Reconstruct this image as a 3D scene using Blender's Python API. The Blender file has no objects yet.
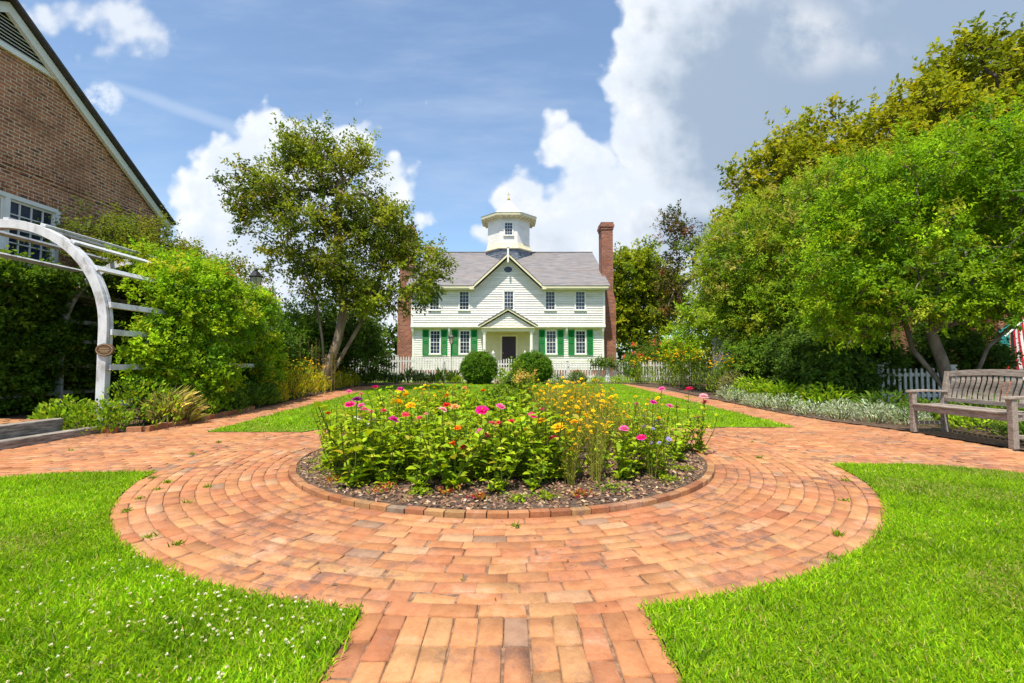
import bpy, math, random
import numpy as np
from math import radians as RD, sin, cos, pi, sqrt, atan2, hypot
from mathutils import Vector, Matrix

S = bpy.context.scene
COL = S.collection
R = np.random.default_rng(7)
random.seed(7)

# ------------------------------------------------------------------ camera
cam_d = bpy.data.cameras.new('camera')
cam = bpy.data.objects.new('camera', cam_d)
COL.objects.link(cam)
cam.location = (0, 0, 1.075)
cam.rotation_euler = (RD(92.6), 0, 0)
cam_d.sensor_width = 36
cam_d.lens = 462 / 1024 * 36
cam_d.clip_start = 0.05
cam_d.clip_end = 6000
S.camera = cam

# ------------------------------------------------------------------ light
SUN_EL, SUN_AZ = 65.0, 197.0            # azimuth clockwise from +Y
sdir = Vector((sin(RD(SUN_AZ)) * cos(RD(SUN_EL)), cos(RD(SUN_AZ)) * cos(RD(SUN_EL)), sin(RD(SUN_EL))))
sun_d = bpy.data.lights.new('sun', 'SUN')
sun_d.energy = 4.6
sun_d.angle = RD(0.6)
sun_d.color = (1.0, 0.93, 0.80)
sun = bpy.data.objects.new('sun', sun_d)
COL.objects.link(sun)
sun.rotation_euler = sdir.to_track_quat('Z', 'Y').to_euler()

S.view_settings.view_transform = 'Standard'
S.view_settings.look = 'None'
S.view_settings.gamma = 1
S.view_settings.exposure = 0.55

# ------------------------------------------------------------------ world
W = bpy.data.worlds.new('World')
S.world = W
W.use_nodes = True
wt = W.node_tree
wt.nodes.clear()


class NT:
    """tiny expression helper for node trees"""
    def __init__(s, tree): s.t = tree
    def n(s, kind, **kw):
        nd = s.t.nodes.new(kind)
        for k, v in kw.items(): setattr(nd, k, v)
        return nd
    def link(s, a, b): s.t.links.new(a, b)
    def put(s, sock, v):
        if v is None: return
        if isinstance(v, bpy.types.NodeSocket): s.t.links.new(v, sock)
        else: sock.default_value = v
    def m(s, op, a, b=None, c=None, clamp=False):
        nd = s.n('ShaderNodeMath', operation=op); nd.use_clamp = clamp
        s.put(nd.inputs[0], a); s.put(nd.inputs[1], b)
        if c is not None: s.put(nd.inputs[2], c)
        return nd.outputs[0]
    def ramp(s, v, a, b, lo=0.0, hi=1.0, smooth=True):
        nd = s.n('ShaderNodeMapRange')
        nd.interpolation_type = 'SMOOTHSTEP' if smooth else 'LINEAR'
        s.put(nd.inputs[0], v)
        for i, x in zip((1, 2, 3, 4), (a, b, lo, hi)): nd.inputs[i].default_value = x
        return nd.outputs[0]
    def mix(s, f, a, b, kind='MIX'):
        nd = s.n('ShaderNodeMix', data_type='RGBA', blend_type=kind)
        s.put(nd.inputs[0], f)
        for i, x in ((6, a), (7, b)):
            if isinstance(x, (tuple, list)): nd.inputs[i].default_value = tuple(x)[:3] + (1,)
            else: s.put(nd.inputs[i], x)
        return nd.outputs[2]
    def noise(s, vec, scale, detail=4, rough=0.55, w=None):
        nd = s.n('ShaderNodeTexNoise')
        if vec is not None: s.link(vec, nd.inputs['Vector'])
        nd.inputs['Scale'].default_value = scale
        nd.inputs['Detail'].default_value = detail
        nd.inputs['Roughness'].default_value = rough
        return nd.outputs[0]


w = NT(wt)
sky = w.n('ShaderNodeTexSky', sky_type='NISHITA')
sky.sun_disc = False
sky.sun_elevation = RD(SUN_EL)
sky.sun_rotation = RD(SUN_AZ)
sky.air_density = 1.0
sky.dust_density = 1.2
sky.ozone_density = 1.6
tc = w.n('ShaderNodeTexCoord')
sep = w.n('ShaderNodeSeparateXYZ')
w.link(tc.outputs['Generated'], sep.inputs[0])
dx, dy, dz = sep.outputs
dyc = w.m('MAXIMUM', dy, 0.06)
U = w.m('DIVIDE', dx, dyc)
V = w.m('DIVIDE', dz, dyc)
comb = w.n('ShaderNodeCombineXYZ')
w.link(U, comb.inputs[0]); w.link(V, comb.inputs[1])
uv = comb.outputs[0]
# warp for billows
nz = w.noise(uv, 5.0, 9, 0.58)
nz2 = w.noise(uv, 15.0, 7, 0.6)
vor = w.n('ShaderNodeTexVoronoi', feature='SMOOTH_F1'); vor.inputs['Scale'].default_value = 17
w.link(uv, vor.inputs['Vector'])
vor2 = w.n('ShaderNodeTexVoronoi', feature='SMOOTH_F1'); vor2.inputs['Scale'].default_value = 42
w.link(uv, vor2.inputs['Vector'])


def blob(px, py, rx, ry):
    """signed depth of a cloud lobe, in 1/462 of the tangent plane towards the house"""
    a = w.m('MULTIPLY', w.m('SUBTRACT', U, (px - 512) / 462), 462 / rx)
    b = w.m('MULTIPLY', w.m('SUBTRACT', V, (362 - py) / 462), 462 / ry)
    r = w.m('SQRT', w.m('ADD', w.m('MULTIPLY', a, a), w.m('MULTIPLY', b, b)))
    return w.m('MULTIPLY', w.m('SUBTRACT', 1.0, r), min(rx, ry))


def union(bl):
    o = blob(*bl[0])
    for b in bl[1:]: o = w.m('SMOOTH_MAX', o, blob(*b), 5.0)
    return o


left_cloud = union([(225, 165, 50, 44), (262, 130, 40, 34), (290, 142, 52, 44), (335, 155, 48, 45), (188, 196, 32, 44), (200, 236, 44, 46),
                    (380, 190, 40, 40), (418, 218, 17, 20), (300, 240, 130, 80), (215, 280, 60, 60), (330, 300, 140, 60)])
top_cloud = union([(85, 0, 72, 30), (30, 10, 40, 30), (125, 22, 36, 24), (100, 40, 24, 14)])
main_cloud = union([(660, 10, 46, 60), (634, 76, 40, 30), (650, 118, 42, 40), (566, 142, 33, 36), (592, 166, 36, 36), (600, 190, 62, 46),
                    (519, 194, 32, 34), (488, 232, 24, 22), (560, 240, 80, 54), (720, 130, 110, 150),
                    (800, 90, 190, 190), (1000, 120, 300, 230), (700, 240, 180, 80)])
puff = w.m('ADD', w.m('MULTIPLY', w.m('SUBTRACT', nz, 0.5), 70.0), w.m('MULTIPLY', w.m('SUBTRACT', nz2, 0.5), 16.0))
puff = w.m('ADD', puff, w.m('MULTIPLY', w.m('SUBTRACT', 0.34, vor.outputs[0]), 30.0))
puff = w.m('ADD', puff, w.m('MULTIPLY', w.m('SUBTRACT', 0.3, vor2.outputs[0]), 15.0))
mL = w.ramp(w.m('ADD', left_cloud, w.m('MULTIPLY', puff, 0.85)), -2, 10)
mT = w.ramp(w.m('ADD', top_cloud, w.m('MULTIPLY', puff, 1.3)), -6, 26)
sM = w.m('ADD', main_cloud, w.m('MULTIPLY', puff, 0.75))
mM = w.ramp(sM, -2, 10)
# thin streaks and stray wisps
wis = w.n('ShaderNodeMapping'); wis.inputs['Rotation'].default_value = (0, 0, RD(22)); wis.inputs['Scale'].default_value = (0.8, 3.2, 1)
w.link(uv, wis.inputs['Vector'])
nw = w.noise(wis.outputs[0], 2.2, 7, 0.6)
streak = w.ramp(nw, 0.40, 0.85, 0.06, 0.34)
stray = w.m('MULTIPLY', w.ramp(union([(92, 90, 30, 22), (100, 105, 16, 12), (358, 97, 14, 8), (424, 96, 5, 10)]), -2, 14), w.ramp(nz2, 0.36, 0.6))
trail = w.m('ABSOLUTE', w.m('SUBTRACT', V, w.m('ADD', w.m('MULTIPLY', U, -0.36), 0.297)))
trail = w.m('MULTIPLY', w.ramp(w.m('ADD', trail, w.m('MULTIPLY', w.m('SUBTRACT', nz, 0.5), 0.03)), 0.028, 0.0, 0, 0.30), w.m('MULTIPLY', w.ramp(U, -1.0, -0.85), w.ramp(U, -0.5, -0.62)))
streak = w.m('MAXIMUM', streak, trail)
thin = w.m('MAXIMUM', streak, w.m('MULTIPLY', stray, 0.8))
# colour inside the clouds: bright rims, blue grey depth to the right
grey = w.ramp(w.m('ADD', sM, w.m('MULTIPLY', w.m('SUBTRACT', nz, 0.5), 70.0)), 14, 84)
cM = w.mix(grey, (0.79, 0.815, 0.85, 1), (0.32, 0.405, 0.525, 1))
fade_top = w.ramp(w.m('SUBTRACT', U, w.m('MULTIPLY', V, 0.0)), 0.35, 0.95, 0, 0.55)
cM = w.mix(fade_top, cM, (0.28, 0.375, 0.52, 1))
pale = w.m('MULTIPLY', w.ramp(union([(815, 28, 56, 42), (880, 40, 44, 22), (800, 10, 60, 30)]), -12, 26), w.ramp(nz, 0.38, 0.66))
pale = w.m('MULTIPLY', pale, 0.75)
cM = w.mix(pale, cM, (0.72, 0.74, 0.78, 1))
low = w.m('MULTIPLY', w.ramp(V, 0.28, 0.02), w.ramp(U, -0.05, 0.25))
cM = w.mix(w.m('MULTIPLY', low, 0.55), cM, (0.46, 0.55, 0.66, 1))
bil = w.ramp(w.m('ADD', nz2, w.m('MULTIPLY', vor.outputs[0], 0.4)), 0.42, 0.80, 0, 0.55)
cM = w.mix(w.m('MULTIPLY', bil, w.m('SUBTRACT', 1.0, grey)), cM, (0.56, 0.65, 0.78, 1))
gl = w.ramp(w.m('ADD', left_cloud, w.m('MULTIPLY', w.m('SUBTRACT', nz, 0.5), 60.0)), 14, 60)
cL = w.mix(w.m('MULTIPLY', gl, 0.75), (0.84, 0.86, 0.9, 1), (0.46, 0.57, 0.7, 1))
cL = w.mix(bil, cL, (0.56, 0.65, 0.78, 1))
bg_sky = w.n('ShaderNodeBackground'); bg_sky.inputs[1].default_value = 0.14
hue = w.mix(1.0, sky.outputs[0], (0.90, 1.03, 1.08, 1), 'MULTIPLY')
w.link(hue, bg_sky.inputs[0])


def over(prev, mask, colour, strength):
    b = w.n('ShaderNodeBackground'); w.put(b.inputs[0], colour if not isinstance(colour, tuple) else colour)
    b.inputs[1].default_value = strength
    mx = w.n('ShaderNodeMixShader')
    w.put(mx.inputs[0], mask); w.link(prev, mx.inputs[1]); w.link(b.outputs[0], mx.inputs[2])
    return mx.outputs[0]


CS = 0.86
front = w.ramp(dy, 0.04, 0.12)
back_mask = w.m('MULTIPLY', w.m('SUBTRACT', 1.0, front), w.ramp(w.noise(tc.outputs['Generated'], 2.5, 8, 0.6), 0.52, 0.64))
o = over(bg_sky.outputs[0], w.m('MULTIPLY', thin, front), (0.72, 0.78, 0.86, 1), CS)
o = over(o, w.m('MULTIPLY', mT, w.m('MULTIPLY', front, 0.85)), (0.72, 0.76, 0.82, 1), CS)
o = over(o, w.m('MULTIPLY', mL, front), cL, CS)
o = over(o, w.m('MULTIPLY', mM, front), cM, CS)
o = over(o, back_mask, (0.8, 0.83, 0.88, 1), CS)
wo = w.n('ShaderNodeOutputWorld')
w.link(o, wo.inputs[0])


# ================================================================== helpers
def tag(o, label=None, cat=None, group=None, kind=None):
    if label: o['label'] = label
    if cat: o['category'] = cat
    if group: o['group'] = group
    if kind: o['kind'] = kind
    return o


def empty(name, loc=(0, 0, 0), rz=0.0, label=None, cat=None, group=None):
    e = bpy.data.objects.new(name, None)
    e.empty_display_size = 0.2
    COL.objects.link(e)
    e.location = loc
    e.rotation_euler = (0, 0, rz)
    return tag(e, label, cat, group)


def npmesh(name, V, F, mat, parent=None, tint=None, smooth=False, loc=None):
    """V (n,3); F (m,k); tint (n,3) colour attribute"""
    V = np.ascontiguousarray(V, np.float32); F = np.ascontiguousarray(F, np.int32)
    me = bpy.data.meshes.new(name)
    me.vertices.add(len(V)); me.vertices.foreach_set('co', V.ravel())
    m, k = F.shape
    me.loops.add(m * k); me.loops.foreach_set('vertex_index', F.ravel())
    me.polygons.add(m)
    me.polygons.foreach_set('loop_start', np.arange(0, m * k, k, dtype=np.int32))
    me.polygons.foreach_set('loop_total', np.full(m, k, np.int32))
    if smooth: me.polygons.foreach_set('use_smooth', np.ones(m, bool))
    if tint is not None:
        a = me.attributes.new('tint', 'FLOAT_COLOR', 'POINT')
        c = np.ones((len(V), 4), np.float32); c[:, :3] = tint
        a.data.foreach_set('color', c.ravel())
    me.update(calc_edges=True)
    me.validate()
    if mat: me.materials.append(mat)
    ob = bpy.data.objects.new(name, me)
    COL.objects.link(ob)
    if parent: ob.parent = parent
    if loc is not None: ob.location = loc
    return ob


class MB:
    """mesh collector for arbitrary polygons"""
    def __init__(s): s.v = []; s.f = []; s.c = []; s.cur = None
    def add(s, vs, fs):
        b = len(s.v); s.v += [tuple(v) for v in vs]; s.f += [tuple(b + i for i in f) for f in fs]
        s.c += [s.cur or (1, 1, 1)] * len(vs)
        return s
    def box(s, c, d, rz=0.0, rot=None):
        x, y, z = d[0] / 2, d[1] / 2, d[2] / 2
        M = rot if rot is not None else Matrix.Rotation(rz, 3, 'Z')
        c = Vector(c)
        vs = [c + M @ Vector((a * x, b * y, e * z)) for a in (-1, 1) for b in (-1, 1) for e in (-1, 1)]
        s.add(vs, [(0, 1, 3, 2), (4, 6, 7, 5), (0, 4, 5, 1), (2, 3, 7, 6), (0, 2, 6, 4), (1, 5, 7, 3)])
        return s
    def b2(s, x0, x1, y0, y1, z0, z1):
        return s.box(((x0 + x1) / 2, (y0 + y1) / 2, (z0 + z1) / 2), (abs(x1 - x0), abs(y1 - y0), abs(z1 - z0)))
    def beam(s, p, q, wd, th, up=(0, 0, 1)):
        p, q = Vector(p), Vector(q); d = (q - p); L = d.length; d.normalize()
        x = d.cross(Vector(up))
        if x.length < 1e-4: x = d.cross(Vector((0, 1, 0)))
        x.normalize(); z = x.cross(d)
        M = Matrix((x, d, z)).transposed()
        return s.box((p + q) / 2, (wd, L, th), rot=M)
    def tube(s, path, rad, sides=8, cap=True):
        P = [Vector(p) for p in path]; n = len(P)
        rs = rad if isinstance(rad, (list, tuple)) else [rad] * n
        vs = []; fs = []
        ref = Vector((0.3, 0.9, 0.2)).normalized()
        for i in range(n):
            t = (P[min(i + 1, n - 1)] - P[max(i - 1, 0)]).normalized()
            a = t.cross(ref)
            if a.length < 0.05: a = t.cross(Vector((1, 0, 0)))
            a.normalize(); b = t.cross(a)
            for k in range(sides):
                g = 2 * pi * k / sides
                vs.append(P[i] + (a * cos(g) + b * sin(g)) * rs[i])
        for i in range(n - 1):
            for k in range(sides):
                k2 = (k + 1) % sides
                fs.append((i * sides + k, i * sides + k2, (i + 1) * sides + k2, (i + 1) * sides + k))
        if cap:
            fs.append(tuple(range(sides))[::-1]); fs.append(tuple((n - 1) * sides + k for k in range(sides)))
        return s.add(vs, fs)
    def lathe(s, c, prof, sides=16, ph=0.0):
        """prof: (r, z) from the bottom up"""
        vs = []; fs = []; n = len(prof)
        for r, z in prof:
            for k in range(sides):
                g = 2 * pi * k / sides + ph
                vs.append((c[0] + r * cos(g), c[1] + r * sin(g), c[2] + z))
        for i in range(n - 1):
            for k in range(sides):
                k2 = (k + 1) % sides
                fs.append((i * sides + k, i * sides + k2, (i + 1) * sides + k2, (i + 1) * sides + k))
        fs.append(tuple(range(sides))[::-1]); fs.append(tuple((n - 1) * sides + k for k in range(sides)))
        return s.add(vs, fs)
    def prism(s, pts, axis, a, b):
        """polygon pts (2-D) extruded along axis ('x','y','z') from a to b"""
        def P(p, t):
            return {'x': (t, p[0], p[1]), 'y': (p[0], t, p[1]), 'z': (p[0], p[1], t)}[axis]
        n = len(pts)
        vs = [P(p, a) for p in pts] + [P(p, b) for p in pts]
        fs = [tuple(range(n)), tuple(range(2 * n - 1, n - 1, -1))] + [(i, i + n, (i + 1) % n + n, (i + 1) % n) for i in range(n)]
        return s.add(vs, fs)
    def build(s, name, mat, parent=None, smooth=False, bevel=0.0, tint=False, recalc=True):
        me = bpy.data.meshes.new(name)
        me.from_pydata(s.v, [], s.f)
        if tint:
            a = me.attributes.new('tint', 'FLOAT_COLOR', 'POINT')
            c = np.ones((len(s.v), 4), np.float32); c[:, :3] = np.array(s.c)
            a.data.foreach_set('color', c.ravel())
        if recalc:
            import bmesh
            bm = bmesh.new(); bm.from_mesh(me)
            bmesh.ops.recalc_face_normals(bm, faces=bm.faces); bm.to_mesh(me); bm.free()
        if smooth: me.polygons.foreach_set('use_smooth', np.ones(len(me.polygons), bool))
        if mat: me.materials.append(mat)
        ob = bpy.data.objects.new(name, me); COL.objects.link(ob)
        if parent: ob.parent = parent
        if bevel:
            md = ob.modifiers.new('bevel', 'BEVEL'); md.width = bevel; md.segments = 2; md.limit_method = 'ANGLE'
        return ob


def copy_tree(o, parent=None):
    c = o.copy(); COL.objects.link(c); c.parent = parent
    for ch in list(o.children): copy_tree(ch, c)
    return c


# ------------------------------------------------------------------ materials
def mat(name, col, rough=0.7, col2=None, nscale=6.0, ramp=(0.35, 0.65), bump=0.0, bscale=40.0, tint=False,
        detail=5, spec=0.3, coord='Object', stretch=None, dirt=None, dscale=2.0):
    m = bpy.data.materials.new(name); m.use_nodes = True
    t = m.node_tree; t.nodes.clear(); n = NT(t)
    out = n.n('ShaderNodeOutputMaterial'); p = n.n('ShaderNodeBsdfPrincipled')
    n.link(p.outputs[0], out.inputs[0])
    p.inputs['Roughness'].default_value = rough
    p.inputs['Specular IOR Level'].default_value = spec
    co = n.n('ShaderNodeTexCoord').outputs[coord]
    if stretch:
        mp = n.n('ShaderNodeMapping'); mp.inputs['Scale'].default_value = stretch; n.link(co, mp.inputs[0]); co = mp.outputs[0]
    c = tuple(col) + (1,)
    src = None
    if col2:
        src = n.mix(n.ramp(n.noise(co, nscale, detail, 0.6), ramp[0], ramp[1]), c, tuple(col2) + (1,))
    if dirt:
        src = n.mix(n.ramp(n.noise(co, dscale, 6, 0.65), 0.52, 0.72), src if src else c, tuple(dirt) + (1,))
    if tint:
        at = n.n('ShaderNodeAttribute', attribute_name='tint')
        src = n.mix(1.0, src if src else c, at.outputs['Color'], 'MULTIPLY')
    if src: n.link(src, p.inputs['Base Color'])
    else: p.inputs['Base Color'].default_value = c
    if bump:
        b = n.n('ShaderNodeBump'); b.inputs['Strength'].default_value = 1.0; b.inputs['Distance'].default_value = bump
        n.link(n.noise(co, bscale, 6, 0.6), b.inputs['Height']); n.link(b.outputs[0], p.inputs['Normal'])
    return m


def leafmat(name, col, trans=0.42, rough=0.6, spec=0.10):
    m = bpy.data.materials.new(name); m.use_nodes = True
    t = m.node_tree; t.nodes.clear(); n = NT(t)
    out = n.n('ShaderNodeOutputMaterial'); p = n.n('ShaderNodeBsdfPrincipled')
    p.inputs['Roughness'].default_value = rough; p.inputs['Specular IOR Level'].default_value = spec
    at = n.n('ShaderNodeAttribute', attribute_name='tint')
    c = n.mix(1.0, tuple(col) + (1,), at.outputs['Color'], 'MULTIPLY')
    n.link(c, p.inputs['Base Color'])
    tr = n.n('ShaderNodeBsdfTranslucent')
    n.link(n.mix(1.0, c, (1.25, 1.2, 0.55, 1), 'MULTIPLY'), tr.inputs['Color'])
    mx = n.n('ShaderNodeMixShader'); mx.inputs[0].default_value = trans
    n.link(p.outputs[0], mx.inputs[1]); n.link(tr.outputs[0], mx.inputs[2]); n.link(mx.outputs[0], out.inputs[0])
    return m


M = {}
M['leaf'] = leafmat('leaf', (1, 1, 1))
M['leaf_gloss'] = leafmat('leaf_gloss', (1, 1, 1), 0.38, 0.5, 0.15)
M['blade'] = leafmat('blade', (1, 1, 1), 0.38, 0.7, 0.05)
M['petal'] = leafmat('petal', (1, 1, 1), 0.3, 0.7, 0.1)
M['bark_pale'] = mat('bark_pale', (0.30, 0.22, 0.16), 0.85, (0.16, 0.11, 0.08), 5, bump=0.01, bscale=14, stretch=(1, 1, 0.25))
M['bark_dark'] = mat('bark_dark', (0.13, 0.10, 0.075), 0.9, (0.06, 0.045, 0.035), 6, bump=0.015, bscale=16, stretch=(1, 1, 0.25))
M['bark_grey'] = mat('bark_grey', (0.24, 0.20, 0.16), 0.9, (0.12, 0.095, 0.07), 6, bump=0.012, bscale=18, stretch=(1, 1, 0.3))
M['white'] = mat('white_paint', (0.80, 0.80, 0.76), 0.5, (0.74, 0.73, 0.68), 3)
M['fence_white'] = mat('fence_white', (0.74, 0.74, 0.70), 0.6, (0.55, 0.55, 0.50), 5, dirt=(0.42, 0.42, 0.36), dscale=3)
M['arbor_white'] = mat('arbor_white', (0.58, 0.59, 0.61), 0.6, (0.46, 0.47, 0.49), 7, bump=0.004, bscale=60, dirt=(0.30, 0.29, 0.27), dscale=7, stretch=(1, 1, .5))
M['siding'] = mat('siding', (0.77, 0.74, 0.69), 0.6, (0.71, 0.68, 0.63), 2.5, tint=True, dirt=(0.64, 0.60, 0.53), dscale=1.1, stretch=(.6, 1, 2.5))
M['cream'] = mat('cream_trim', (0.74, 0.68, 0.46), 0.55, (0.68, 0.62, 0.42), 3)
M['cream_wall'] = mat('cream_wall', (0.66, 0.60, 0.38), 0.6, (0.60, 0.54, 0.34), 3)
M['green'] = mat('green_paint', (0.005, 0.27, 0.055), 0.45, (0.004, 0.22, 0.045), 3)
M['dark_green'] = mat('dark_green_paint', (0.01, 0.12, 0.05), 0.4)
M['door'] = mat('door_paint', (0.035, 0.018, 0.028), 0.35, (0.028, 0.014, 0.02), 4)
M['iron'] = mat('black_iron', (0.02, 0.02, 0.022), 0.4)
M['brass'] = mat('brass', (0.5, 0.35, 0.12), 0.35)
M['gravel'] = mat('step_stone', (0.4, 0.36, 0.3), 0.9, (0.3, 0.27, 0.22), 8, bump=0.004)
M['wood_grey'] = mat('weathered_teak', (0.36, 0.30, 0.25), 0.85, (0.21, 0.17, 0.14), 9, bump=0.0025, bscale=30, stretch=(6, 1, 6), dirt=(0.17, 0.135, 0.11), dscale=3)
M['timber'] = mat('weathered_timber', (0.38, 0.33, 0.28), 0.9, (0.14, 0.12, 0.10), 7, bump=0.006, bscale=22, stretch=(6, 0.7, 6), dirt=(0.10, 0.09, 0.07), dscale=4)
M['tan_board'] = mat('tan_boards', (0.42, 0.34, 0.24), 0.85, (0.33, 0.26, 0.18), 5, stretch=(4, 4, 0.5))
M['mulch'] = mat('mulch', (0.15, 0.10, 0.07), 0.95, (0.06, 0.038, 0.027), 30, bump=0.02, bscale=60)
M['chip'] = mat('wood_chip', (1, 1, 1), 0.9, tint=True)
M['soil'] = mat('soil_bed', (0.14, 0.09, 0.06), 0.95, (0.07, 0.045, 0.03), 20, bump=0.02, bscale=50)
M['ground'] = mat('ground_green', (0.06, 0.09, 0.025), 0.95, (0.10, 0.09, 0.045), 0.8, bump=0.02, bscale=10)
M['turf'] = mat('turf', (0.19, 0.31, 0.012), 0.95, (0.13, 0.23, 0.01), 14, bump=0.02, bscale=90, dirt=(0.17, 0.24, 0.03), dscale=1.2)
M['mortar'] = mat('sand_joint', (0.30, 0.185, 0.115), 0.95, (0.15, 0.085, 0.05), 25, bump=0.004, bscale=150)
M['asphalt'] = mat('asphalt', (0.055, 0.055, 0.057), 0.9, (0.04, 0.04, 0.042), 8)
M['stucco'] = mat('stucco', (0.5, 0.48, 0.44), 0.9, (0.42, 0.4, 0.37), 2)
M['car_white'] = mat('car_white', (0.7, 0.71, 0.73), 0.3, spec=0.6)
M['car_dark'] = mat('car_blue', (0.03, 0.05, 0.09), 0.25, spec=0.6)
M['rubber'] = mat('rubber', (0.02, 0.02, 0.02), 0.8)


def glassmat(name, col=(0.015, 0.022, 0.045)):
    m = bpy.data.materials.new(name); m.use_nodes = True
    p = m.node_tree.nodes['Principled BSDF']
    n = NT(m.node_tree)
    co = n.n('ShaderNodeTexCoord').outputs['Object']
    n.link(n.mix(n.ramp(n.noise(co, 1.4, 3), 0.35, 0.65), tuple(col) + (1,), tuple(c * 2.4 for c in col) + (1,)), p.inputs['Base Color'])
    p.inputs['Roughness'].default_value = 0.12; p.inputs['Specular IOR Level'].default_value = 0.4
    return m


M['glass'] = glassmat('window_glass')
M['lamp_glass'] = mat('lamp_glass', (0.55, 0.5, 0.36), 0.25, (0.45, 0.4, 0.28), 6)


def pavemat():
    m = bpy.data.materials.new('paving_brick'); m.use_nodes = True
    t = m.node_tree; t.nodes.clear(); n = NT(t)
    out = n.n('ShaderNodeOutputMaterial'); p = n.n('ShaderNodeBsdfPrincipled'); n.link(p.outputs[0], out.inputs[0])
    p.inputs['Roughness'].default_value = 0.82; p.inputs['Specular IOR Level'].default_value = 0.25
    co = n.n('ShaderNodeTexCoord').outputs['Object']
    at = n.n('ShaderNodeAttribute', attribute_name='tint').outputs['Color']
    f1 = n.ramp(n.noise(co, 13, 9, 0.75), 0.38, 0.68, 0.0, 0.75)
    c = n.mix(f1, at, n.mix(1.0, at, (0.72, 0.62, 0.58, 1), 'MULTIPLY'))
    f2 = n.m('MULTIPLY', n.ramp(n.noise(co, 1.1, 3, 0.5), 0.44, 0.62), n.ramp(n.noise(co, 9.0, 10, 0.75), 0.46, 0.60, 0.0, 0.78))      # old soot and mildew stains
    c = n.mix(f2, c, (0.17, 0.10, 0.08, 1))
    f6 = n.ramp(n.noise(co, 0.7, 5, 0.6), 0.42, 0.62, 0.0, 0.35)
    c = n.mix(f6, c, n.mix(1.0, c, (0.74, 0.66, 0.66, 1), 'MULTIPLY'))
    f5 = n.ramp(n.noise(co, 7.3, 10, 0.8), 0.55, 0.66, 0.0, 0.55)      # blotches of grime
    c = n.mix(f5, c, (0.30, 0.15, 0.10, 1))
    f3 = n.ramp(n.noise(co, 3.1, 9, 0.75), 0.52, 0.74, 0.0, 0.5)
    c = n.mix(f3, c, (0.66, 0.43, 0.30, 1))
    f4 = n.ramp(n.noise(co, 160, 4, 0.6), 0.62, 0.78, 0.0, 0.5)
    c = n.mix(f4, c, (0.26, 0.13, 0.08, 1))
    n.link(c, p.inputs['Base Color'])
    b = n.n('ShaderNodeBump'); b.inputs['Distance'].default_value = 0.0035
    h = n.m('ADD', n.noise(co, 45, 7, 0.65), n.m('MULTIPLY', n.noise(co, 170, 5, 0.6), 0.5))
    n.link(h, b.inputs['Height']); n.link(b.outputs[0], p.inputs['Normal'])
    return m


M['pave'] = pavemat()


def brickwall(name, c1, c2, mortar, plane='yz', scale=1.0, msize=0.011, dark=(0.08, 0.04, 0.03)):
    """bricks of 0.2 x 0.065 m laid in object metres; plane picks the wall's two axes"""
    m = bpy.data.materials.new(name); m.use_nodes = True
    t = m.node_tree; t.nodes.clear(); n = NT(t)
    out = n.n('ShaderNodeOutputMaterial'); p = n.n('ShaderNodeBsdfPrincipled'); n.link(p.outputs[0], out.inputs[0])
    p.inputs['Roughness'].default_value = 0.9
    co = n.n('ShaderNodeTexCoord').outputs['Object']
    sp = n.n('ShaderNodeSeparateXYZ'); n.link(co, sp.inputs[0])
    cb = n.n('ShaderNodeCombineXYZ')
    if plane == 'yz': n.link(sp.outputs[1], cb.inputs[0])
    elif plane == 'xz': n.link(sp.outputs[0], cb.inputs[0])
    else: n.link(n.m('ADD', sp.outputs[0], sp.outputs[1]), cb.inputs[0])
    n.link(sp.outputs[2], cb.inputs[1])
    b = n.n('ShaderNodeTexBrick'); n.link(cb.outputs[0], b.inputs[0])
    b.inputs['Scale'].default_value = 1; b.inputs['Brick Width'].default_value = 0.22 * scale
    b.inputs['Row Height'].default_value = 0.078 * scale; b.inputs['Mortar Size'].default_value = msize * scale
    b.inputs['Mortar Smooth'].default_value = 0.3; b.inputs['Bias'].default_value = 0.0
    b.inputs['Color1'].default_value = tuple(c1) + (1,); b.inputs['Color2'].default_value = tuple(c2) + (1,)
    b.inputs['Mortar'].default_value = tuple(mortar) + (1,)
    wn = n.n('ShaderNodeTexWhiteNoise')
    # a few dark headers: quantise position to the brick grid
    gx = n.m('FLOOR', n.m('DIVIDE', n.m('ADD', cb.inputs[0].links[0].from_socket, 0.05), 0.11 * scale))
    gz = n.m('FLOOR', n.m('DIVIDE', sp.outputs[2], 0.078 * scale))
    g = n.n('ShaderNodeCombineXYZ'); n.link(gx, g.inputs[0]); n.link(gz, g.inputs[1]); n.link(g.outputs[0], wn.inputs['Vector'])
    isbrick = n.m('SUBTRACT', 1.0, b.outputs['Fac'])
    f = n.m('MULTIPLY', n.ramp(wn.outputs['Value'], 0.70, 0.95, 0, 0.75, False), isbrick)
    c = n.mix(f, b.outputs['Color'], tuple(dark) + (1,))
    c = n.mix(n.ramp(n.noise(co, 0.9, 8, 0.7), 0.42, 0.66, 0, 0.6), c, tuple(x * 0.42 for x in c1) + (1,))
    n.link(c, p.inputs['Base Color'])
    bp = n.n('ShaderNodeBump'); bp.inputs['Distance'].default_value = 0.008; n.link(isbrick, bp.inputs['Height'])
    n.link(bp.outputs[0], p.inputs['Normal'])
    return m


M['brick_left'] = brickwall('brick_brown', (0.50, 0.195, 0.09), (0.33, 0.12, 0.06), (0.66, 0.50, 0.34), 'yz', msize=0.012)
M['brick_chim'] = brickwall('brick_orange', (0.42, 0.125, 0.06), (0.19, 0.06, 0.04), (0.30, 0.21, 0.16), 'sum', dark=(0.10, 0.045, 0.04), scale=1.3)
M['brick_shop'] = brickwall('brick_shop', (0.50, 0.15, 0.07), (0.42, 0.12, 0.06), (0.45, 0.3, 0.2), 'sum')

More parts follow.
